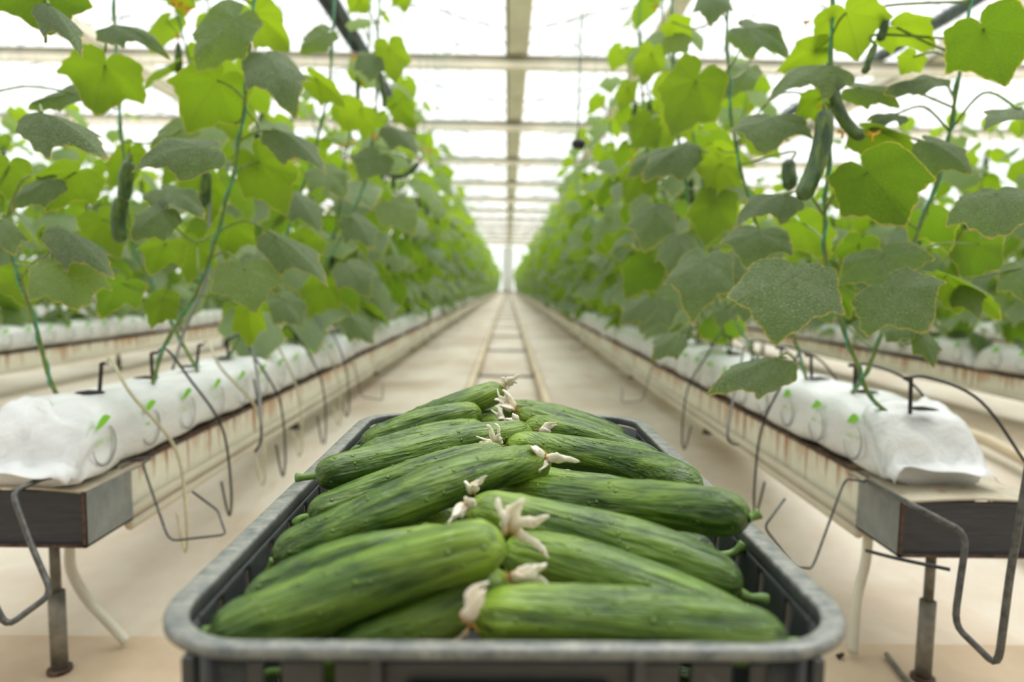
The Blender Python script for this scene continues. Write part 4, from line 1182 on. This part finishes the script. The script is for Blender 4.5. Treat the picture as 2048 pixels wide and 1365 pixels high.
# ------------------------------------------------------------------ grow gutters, bags, irrigation
ZT, ZB = .402, .293
GR = {'L': (-.79, -1), 'R': (.755, 1), 'L2': (-2.64, -1), 'R2': (2.40, 1), 'L3': (-4.5, -1), 'R3': (4.06, 1), 'L4': (-6.36, -1), 'R4': (5.75, 1)}
GW = .255
def attr_down(o):
    at = o.data.attributes.new('down', 'FLOAT', 'POINT')
    at.data.foreach_set('value', [(ZT - v.co.z - o.location.z - (o.parent.location.z if o.parent else 0)) / (ZT - ZB) for v in o.data.vertices])
def gutter(key):
    xi, s = GR[key]; near = key in ('L', 'R')
    y0 = 1.2 if near else (1.2 if key in ('L2', 'R2') else 1.4)
    root = empty('grow_gutter', (xi, y0, ZB)); 
    x1 = s * GW
    def bx(mb, a, b, c, d, e, f): mb.box((min(a, b), c, e), (max(a, b), d, f))
    H_ = ZT - ZB
    mb = MB(); bx(mb, s * .022, s * (GW - .004), .15, 59 - y0, 0.0, H_)
    o = mb.build('channel', M['gutter'], root, smooth=False); attr_down(o)
    mb = MB(); bx(mb, s * .018, s * .0225, .15, 59 - y0, H_ - .003, H_ + .003); mb.build('lip', M['rustedge'], root, smooth=False)
    # hollow end box: side plates, top plate and recessed dark board
    mb = MB(); bx(mb, 0, s * .004, 0, .152, 0, H_); bx(mb, s * (GW + .035), s * (GW + .039), 0, .152, 0, H_); bx(mb, 0, s * (GW + .039), 0, .152, 0, .004)
    b_ = mb.build('end_box', M['galv'], root, smooth=False)
    mb = MB(); n = 10
    for i in range(n + 1):
        u = i / n; z = H_ - .0 + .008 * math.sin(PI * u)
        for yy in (0, .2): mb.v.append((s * (GW + .039) * u, yy, z - .004)); mb.v.append((s * (GW + .039) * u, yy, z))
    for i in range(n):
        a = i * 4; b = a + 4
        for q in ((a+1, b+1, b+3, a+3), (a, a+2, b+2, b), (a, b, b+1, a+1), (a+2, a+3, b+3, b+2)): mb.f.append(q if s > 0 else tuple(reversed(q))); mb.mi.append(0); mb.uv.append(None)
    mb.build('top_plate', M['boxtop'], b_, smooth=False)
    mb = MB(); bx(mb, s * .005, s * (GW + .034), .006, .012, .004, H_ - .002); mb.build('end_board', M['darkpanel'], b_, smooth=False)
    mb = MB()
    for c in ((0, .006, 0, H_), (GW + .033, GW + .039, 0, H_), (0, GW + .039, 0, .005)): bx(mb, s * c[0], s * c[1], -.002, .004, c[2], c[3])
    mb.build('flange', M['rustedge'], b_, smooth=False)
    # legs with a foot plate
    k = 0
    ys = [1.275] + [2.83 + 1.75 * i for i in range(32)] if near else [1.4] + [2.9 + 1.75 * i for i in range(32)]
    for y in ys:
        if y > 58: break
        z0 = gz(y) - ZB; zt = 0.0; xc = s * (.115 if y < 2 else .14)
        mb = MB(); mb.tube([(xc, y - y0, z0 + .06 + (.09 if y < 2 else 0)), (xc, y - y0, zt)], .010 if y < 2 else .012, 10)
        mb.tube([(xc, y - y0, z0 + .002), (xc, y - y0, z0 + (.17 if y < 2 else .075))], .0155 if y < 2 else .017, 12)
        lg = mb.build('leg', M['leg'], root)
        mb = MB(); mb.tube([(xc, y - y0, z0), (xc, y - y0, z0 + .008)], .023, 14); mb.build('foot_plate', M['rustedge'], lg, smooth=False)
    lab = {'L': 'rust-stained white gutter on legs under the bags left of the crate, dark open end box', 'R': 'rust-stained white gutter on legs under the bags right of the crate, dark open end box',
           'L2': 'second rusty gutter to the left, beyond the left rail pipes', 'R2': 'second rusty gutter to the right, beyond the right rail pipes',
           'L3': 'third gutter to the left, low behind the foliage', 'R3': 'third gutter to the right, low behind the foliage', 'L4': 'outermost gutter on the left side', 'R4': 'outermost gutter on the right side'}[key]
    tag(root, lab, 'gutter', 'long grow gutters')
    # drain pipes hung along the inner side
    for j, (dx, dz, r) in enumerate(((.0095, .014, .011), (.0105, -.014, .012))):
        if not near and j: continue
        mb = MB(); mb.tube([(0, .157, 0), (0, 58 - y0, 0)], r, 10)
        p = mb.build('irrigation_pipe', M['cream_pipe'], loc=(xi + s * dx, y0, ZB + dz))
        tag(p, {0: 'upper', 1: 'lower'}[j] + ' cream pipe along the ' + ({'L': 'gutter left of the crate', 'R': 'gutter right of the crate'}.get(key) or key_txt[key]), 'pipe', 'cream pipes along the gutters')
key_txt = {'L2': 'second gutter to the left', 'R2': 'second gutter to the right', 'L3': 'third gutter to the left', 'R3': 'third gutter to the right', 'L4': 'outermost left gutter', 'R4': 'outermost right gutter'}
for k in GR: gutter(k)

# bags
BL, BW, BH = 1.92, .225, .142
def bag_mesh(seed, near=False):
    rg = random.Random(seed); n = 64 if near else 30; m = 28 if near else 18; mb = MB()
    ph = [rg.uniform(0, 6) for _ in range(8)]
    for i in range(n + 1):
        t = i / n; tt = .5 - .5 * math.cos(PI * t); tt = .35 * tt + .65 * t
        y = tt * BL; e = 1.
        d = min(tt, 1 - tt) * BL
        if d < .13: e = math.sin(min(1, d / .13) * PI / 2) ** .55
        hh = BH * (.28 + .72 * e) * (1 + .03 * math.sin(9 * tt + ph[0])); ww = BW * (.93 + .07 * e)
        for j in range(m):
            a = 2 * PI * j / m; c, s_ = math.cos(a), math.sin(a); p = 4.2
            q = (abs(c) ** p + abs(s_) ** p) ** (-1 / p)
            x = c * q * ww / 2; z = hh / 2 + s_ * q * hh / 2
            wr = .0022 * math.sin(38 * y + 3 * a + ph[1]) + .0022 * math.sin(17 * y - 5 * a + ph[2]) + .003 * math.sin(7 * y + ph[3])
            if d < .2: wr += .006 * math.sin(6 * a + ph[4] + 30 * y) * (1 - d / .2)
            x += c * wr; z = max(0, z + s_ * wr)
            z = max(0, z)
            mb.v.append((x, y, z))
    for i in range(n):
        for j in range(m): mb.f.append((i*m+j, i*m+(j+1)%m, (i+1)*m+(j+1)%m, (i+1)*m+j))
    mb.f.append(tuple(range(m - 1, -1, -1))); mb.f.append(tuple(range(n*m, (n+1)*m)))
    mb.f = [tuple(reversed(f)) for f in mb.f]
    mb.mi = [0] * len(mb.f); mb.uv = [None] * len(mb.f); return mb
def text_mesh(body, size):
    cu = bpy.data.curves.new('t', 'FONT'); cu.body = body; cu.size = size; cu.align_x = 'CENTER'; cu.extrude = 0.0
    o = bpy.data.objects.new('t', cu); C.objects.link(o); dg = bpy.context.evaluated_depsgraph_get()
    me = bpy.data.meshes.new_from_object(o.evaluated_get(dg)); vs = [tuple(v.co) for v in me.vertices]; fs = [tuple(p.vertices) for p in me.polygons]
    bpy.data.objects.remove(o); return vs, fs
TXT1 = text_mesh('LIME', .017); TXT2 = text_mesh('RT', .017)
def prints(side, reps=1, y_first=0., raw=False):
    """marks along the inner side of a bag: leaf, ring and two words; side = sign of outward x of the printed face"""
    mb = MB(); xf = side * (BW / 2 + .0052)
    for k in range(reps):
        y = k * .168 + y_first; z0 = .072
        def pt(u, v): return (xf, y + u * side, z0 + v)     # u to the reader's right
        mb.m = 0
        lf = []
        for i in range(17):
            t = i / 16; lf.append((-.026 + .052 * t, .030 + .018 * t + .016 * math.sin(PI * t)))
        for i in range(15, 0, -1):
            t = i / 16; lf.append((-.026 + .052 * t, .030 + .018 * t - .004 * math.sin(PI * t)))
        mb.add([pt(*p) for p in lf], [tuple(range(len(lf)))])
        for (vs, fs), du in ((TXT1, -.013), (TXT2, .026)):
            mb.add([pt(v[0] * .72 + du, v[1] * .8 + .0) for v in vs], fs)
        mb.m = 1; ring = []; n = 28
        for i in range(n + 1):
            a = math.radians(60 - 235 * i / n); wd = .0012 + .0022 * max(0, math.sin(PI * i / n)); 
            for r_ in (1 - 0, 0): pass
            cx, cz = .002, -.004
            ring.append(((.036 + wd) * math.cos(a) + cx, (.040 + wd) * math.sin(a) + cz)); ring.append(((.036 - wd) * math.cos(a) + cx, (.040 - wd) * math.sin(a) + cz))
        mb.add([pt(*p) for p in ring], [(2*i, 2*i+1, 2*i+3, 2*i+2) for i in range(n)])
    if raw: return mb
    o = mb.build('printed_marks', [M['green_print'], M['grey_print']], smooth=False); me = o.data; bpy.data.objects.remove(o); return me
PR = {-1: prints(-1), 1: prints(1)}
bagm = {}
for s_ in (-1, 1):
    for k in range(3):
        plain = bag_mesh(40 + k); bagm[(s_, k, 0)] = plain.build('grow_bag', M['bag']).data
        pm = prints(s_, 11, .08, True)
        full = MB(); full.v = list(plain.v); full.f = list(plain.f); full.mi = [0] * len(full.f); full.uv = list(plain.uv)
        n = len(full.v); full.v += pm.v; full.f += [tuple(i + n for i in f) for f in pm.f]; full.mi += [m + 1 for m in pm.mi]; full.uv += [None] * len(pm.f)
        bagm[(s_, k, 1)] = full.build('grow_bag', [M['bag'], M['green_print'], M['grey_print']]).data
for o in [o for o in bpy.data.objects if o.name.startswith('grow_bag')]: bpy.data.objects.remove(o)
def hole_part(o, y, x):
    mb = MB(); n = 12; r = random.Random(int(y * 99)); pts = []
    for i in range(n): a = 2 * PI * i / n; pts.append((x + .034 * math.cos(a) * r.uniform(.8, 1.15), y + .018 * math.sin(a) * r.uniform(.7, 1.2), BH + .0065 + .0015 * math.sin(a)))
    mb.add(pts + [(x, y, BH + .012)], [(i, (i + 1) % n, n) for i in range(n)]); mb.build('planting_hole', M['soil'], o)
for key, (xi, s) in GR.items():
    xc = xi + s * (BW / 2 + .006); k = 0; y = {'L': 1.205, 'R': 1.29}.get(key, 1.4)
    ystart = y
    while y + BL < 59:
        nearest = key in ('L', 'R') and k == 0
        if nearest: o = bag_mesh(7 if key == 'L' else 8, True).build('grow_bag', M['bag'])
        else: o = bpy.data.objects.new('grow_bag', bagm[(-s, (k * 7 + len(key)) % 3, 0 if key in ('L', 'R') and k < 3 else 1)]); C.objects.link(o)
        o.location = (xc, y, ZT + .005)
        if key in ('L', 'R') and k < 3:
            for q in range(11):
                pr = bpy.data.objects.new('printed_mark', PR[-s]); C.objects.link(pr); pr.parent = o; pr.location = (0, .06 + (.04 if key == 'R' else 0) + q * .168, 0)
        if key in ('L', 'R') and k < 4:
            for q in range(40):
                yy = (1.407 if key == 'L' else 1.34) + q * SP
                if y + .03 < yy < y + BL - .03: hole_part(o, yy - y, 0.0)
        row = {'L': 'on the gutter left of the crate', 'R': 'on the gutter right of the crate'}.get(key) or 'on the ' + key_txt[key]
        if nearest: lab = f"white printed grow bag {row}, nearest, with crumpled folded end"
        elif key in ('L', 'R') and k == 1: lab = f"white printed grow bag {row}, second from the near end"
        else: lab = f"blurred white grow bag in the line {row}"
        tag(o, lab, 'grow bag', 'grow bags ' + row)
        if nearest:   # the folded end: a sheet lying over the bag end
            mb = MB(); nu, nv = 18, 14; r = random.Random(3)
            for i in range(nu + 1):
                for j in range(nv + 1):
                    u, v = i / nu, j / nv
                    x = (u - .5) * (BW - .01) ; ui = u if key == 'L' else 1 - u
                    yy = -.045 + v * ((.19 if key == 'L' else .23) - .10 * ui) + .012 * math.sin(7 * u)
                    dd = max(0, yy); 
                    e = math.sin(min(1, max(.0, dd) / .13) * PI / 2) ** .55
                    z = BH * (.30 + .72 * e) + .006 if yy > 0 else BH * .30 + .006 - .18 * (-yy) 
                    z += .004 * math.sin(13 * u + 9 * v) + .003 * math.sin(21 * v + 5 * u) - .05 * max(0, abs(u - .5) - .42) * 6
                    mb.v.append((x, yy, max(.004, z)))
            for i in range(nu):
                for j in range(nv): a = i * (nv + 1) + j; mb.f.append((a, a + nv + 1, a + nv + 2, a + 1)); mb.mi.append(0); mb.uv.append(None)
            f = mb.build('folded_end', M['bag'], o); sm = f.modifiers.new('t', 'SOLIDIFY'); sm.thickness = .0012
        y += BL + .035; k += 1

# drip pegs with tubes
def dripper(key, i, y):
    xi, s = GR[key]; xh = ROWS[key][0]; z = .545
    root = empty('drip_peg', (xh + s * .0, y + .025, z))
    rg = random.Random(i + (0 if s < 0 else 40))
    lx = rg.uniform(-.004, .012) * -s
    mb = MB(); mb.tube(bez([(0, 0, -.03), (lx, 0, .055), (lx - s * .004, -.004, .07), (lx - s * .020, -.008, .072)], 5), .0042, 7); mb.build('peg', M['peg'], root)
    black = (i % 2 == 1) if s < 0 else True
    e = V((xi - s * .028 - (xh), rg.uniform(-.10, .02), ZB - .0 - z))
    if s < 0 or i % 3 == 2:
        pts = [(lx - s * .018, -.008, .072), (e.x * .45, -.05, .085), (e.x * .85, -.08 + rg.uniform(-.03, .03), .02), (e.x - s * .03, e.y * .8, -.12), (e.x - s * .05, e.y, e.z - .03), (e.x - s * .03, e.y + .03, e.z - .10 - rg.uniform(0, .05)), (e.x + s * .002, e.y + .06, e.z - .03)]
    else:
        e = V((s * .30, rg.uniform(-.12, .1), ZB - z))
        pts = [(lx - s * .018, -.008, .072), (s * .03, -.01, .074), (s * .12, -.04, .03), (s * .20, -.08, -.1), (e.x, e.y, e.z)]
    mb = MB(); mb.tube(bez(pts, 7), .0032 if black else .0036, 7); mb.build('drip_tube', M['rubber'] if black else M['tubing'], root)
    side = 'left' if s < 0 else 'right'
    if i == 0: lab = f"black drip peg with {'pale' if not black else 'black'} tube in the nearest planting hole, {side} row"
    elif i == 1: lab = f"black drip peg with {'pale' if not black else 'black'} tube in the second planting hole, {side} row"
    elif i == 2: lab = f"black drip peg with {'pale' if not black else 'black'} tube in the third planting hole, {side} row"
    else: lab = f"drip peg with {'pale' if not black else 'black'} tube in the blurred line of holes, {side} row"
    tag(root, lab, 'drip peg', f'drip pegs of the {side} row')
for i in range(8):
    dripper('L', i, 1.407 + i * SP); dripper('R', i, 1.34 + i * SP)

# bent wire holders at the gutter ends and along the gutters
def wire(name, pts, r, lab, cat='wire', m='wire', group=None, n=5, base=None):
    w = bez(pts, n) if n > 1 else [V(p) for p in pts]
    b = base or w[0]; mb = MB(); mb.tube([p - b for p in w], r, 8); o = mb.build(name, M[m], loc=b)
    return tag(o, lab, cat, group)
def rounded(pts, r=.25):
    """polyline with softened corners"""
    pts = [V(p) for p in pts]; out = [pts[0]]
    for a, b, c in zip(pts, pts[1:], pts[2:]):
        p, q = b.lerp(a, r), b.lerp(c, r)
        for t in (0, .25, .5, .75, 1): out.append((1-t)**2 * p + 2*t*(1-t) * b + t*t * q)
    out.append(pts[-1]); return out
W1 = [(232,934,1.37),(90,955,1.20),(24,985,1.14),(62,1090,1.12),(104,1188,1.10),(12,1256,1.06),(-40,1150,1.06)]
wire('wire_bracket', rounded([P(*p) for p in W1], .22), .0052, 'thick bent grey wire hooked over the near left gutter box', 'wire bracket', n=1)
W2 = [(205,926,1.36),(305,915,1.38),(285,928,1.36),(338,1083,1.30),(452,1070,1.32),(436,1022,1.36),(385,984,1.40)]
wire('wire_bracket', rounded([P(*p) for p in W2], .14), .0026, 'thin dark bent wire below the near left bag', 'wire bracket', n=1)
W3 = [(1735,962,1.34),(1822,1010,1.10),(1934,1068,1.06),(1908,1250,1.04),(1996,1336,1.00),(2020,1150,1.00),(2056,940,1.0),(2075,800,1.0)]
wire('wire_bracket', rounded([P(*p) for p in W3], .2), .0056, 'thick bent grey wire standing before the near right gutter box', 'wire bracket', n=1)
W4 = [(1738,965,1.34),(1690,958,1.36),(1625,1138,1.28),(1590,1135,1.26),(1528,1055,1.25),(1570,998,1.27)]
wire('wire_bracket', rounded([P(*p) for p in W4], .16), .0026, 'thin grey bent wire between crate and near right gutter', 'wire bracket', n=1)
for key in ('L', 'R'):
    xi, s = GR[key]
    for k in range(5):
        y = 3.25 + k * 2.6; x0 = xi - s * .005
        pts = [(x0 + s * .03, y, ZT + .002), (x0 - s * .02, y, ZT - .002), (x0 - s * .06, y - .02, ZB - .06), (x0 - s * .17, y - .04, ZB - .07), (x0 - s * .16, y + .02, ZB + .0)]
        wire('wire_bracket', rounded(pts, .15), .0026, f"blurred thin wire bracket along the {'left' if s < 0 else 'right'} gutter, beyond the near end", 'wire bracket', n=1, group=f"wire brackets along the {'left' if s < 0 else 'right'} gutter")
# hoses from the end boxes to the ground
hl = [P(140,1085,1.40), P(142,1140,1.40), P(172,1196,1.41), P(215,1243,1.415), P(252,1274,1.42)]
hl[-1].z = .012
wire('drain_hose', hl, .0105, 'thick white hose curving from the near left gutter box to the floor', 'hose', 'whitehose')
hr = [P(1738,1040,1.42), P(1732,1120,1.42), P(1714,1200,1.42), P(1708,1278,1.415)]
hr[-1].z = .012
wire('drain_hose', hr, .0105, 'thick white hose dropping beside the near right gutter box', 'hose', 'whitehose')
wire('support_post', [P(508,760,1.9), P(520,830,1.75), P(522,880,1.7), P(510,905,1.68)], .0034, 'dark hooked rod hanging over the left bag beside the rusty patch', 'rod', 'rubber')
wire('hook_rod', [P(1490,690,1.95), P(1466,800,1.75), P(1455,868,1.65), P(1463,887,1.64), P(1477,890,1.64)], .0034, 'grey hooked rod hanging beside the right gutter under the big leaf', 'rod', 'wire')
wire('hook_rod', [P(482,600,1.75), P(500,680,1.74), P(516,760,1.72), P(522,850,1.66)], .0035, 'grey rod hanging down between left leaves onto the bag', 'rod', 'cable')
for (a, b, lab) in (((405,590,1.9),(350,735,1.8),'dark cable crossing behind the near left vine'), ((420,380,1.8),(410,560,1.78),'grey clip rod beside the near left vine')):
    pass
wire('support_rod', [P(422,330,1.75), P(418,450,1.75), P(412,560,1.74), P(370,660,1.72), P(345,740,1.68)], .0042, 'grey support rod behind the near left vine', 'rod', 'cable')
bar = [P(1775,1286,1.42), P(1812,1325,1.33), P(1852,1368,1.26)]
for p in bar: p.z = .008
wire('floor_rod', bar, .006, 'dark rod lying on the concrete at the lower right', 'rod', 'leg')
wire('threaded_rod', [P(1733,1102,1.25), P(1795,1118,1.18), P(1900,1140,1.14)], .0035, 'thin dark rod under the near right gutter box', 'rod', 'rubber')
peg = [P(1690,1278,1.41)]; 
mb = MB(); p0 = P(1678, 1272, 1.41); p0.z = .006; mb.tube([p0, p0 + V((.014, .004, .004))], [.006, .004], 7)
tag(mb.build('debris', M['peg']), 'tiny dark crumb on the floor beside the right crate corner', 'crumb')

# the small dark fitting that hangs over the right row
q = P(1157, 287, 2.6); root = empty('hanging_fitting', q)
mb = MB(); pr = [(.0, -.022), (.018, -.02), (.028, -.008), (.029, .004), (.02, .014), (.008, .018), (.0, .02)]; n = 18
for r_, z in pr:
    for j in range(n): a = 2 * PI * j / n; mb.v.append((max(r_, .001) * math.cos(a), max(r_, .001) * math.sin(a), z))
for i in range(len(pr) - 1):
    for j in range(n): mb.f.append((i*n+j, i*n+(j+1)%n, (i+1)*n+(j+1)%n, (i+1)*n+j)); mb.mi.append(0); mb.uv.append(None)
mb.build('housing', M['rubber'], root)
mb = MB(); mb.tube([(0, 0, .018), (0, 0, 4.27 - q.z)], .003, 5); mb.build('hanging_wire', M['cable'], root)
tag(root, 'small dark round fitting hanging above the far right foliage, near the roof beams', 'fitting')
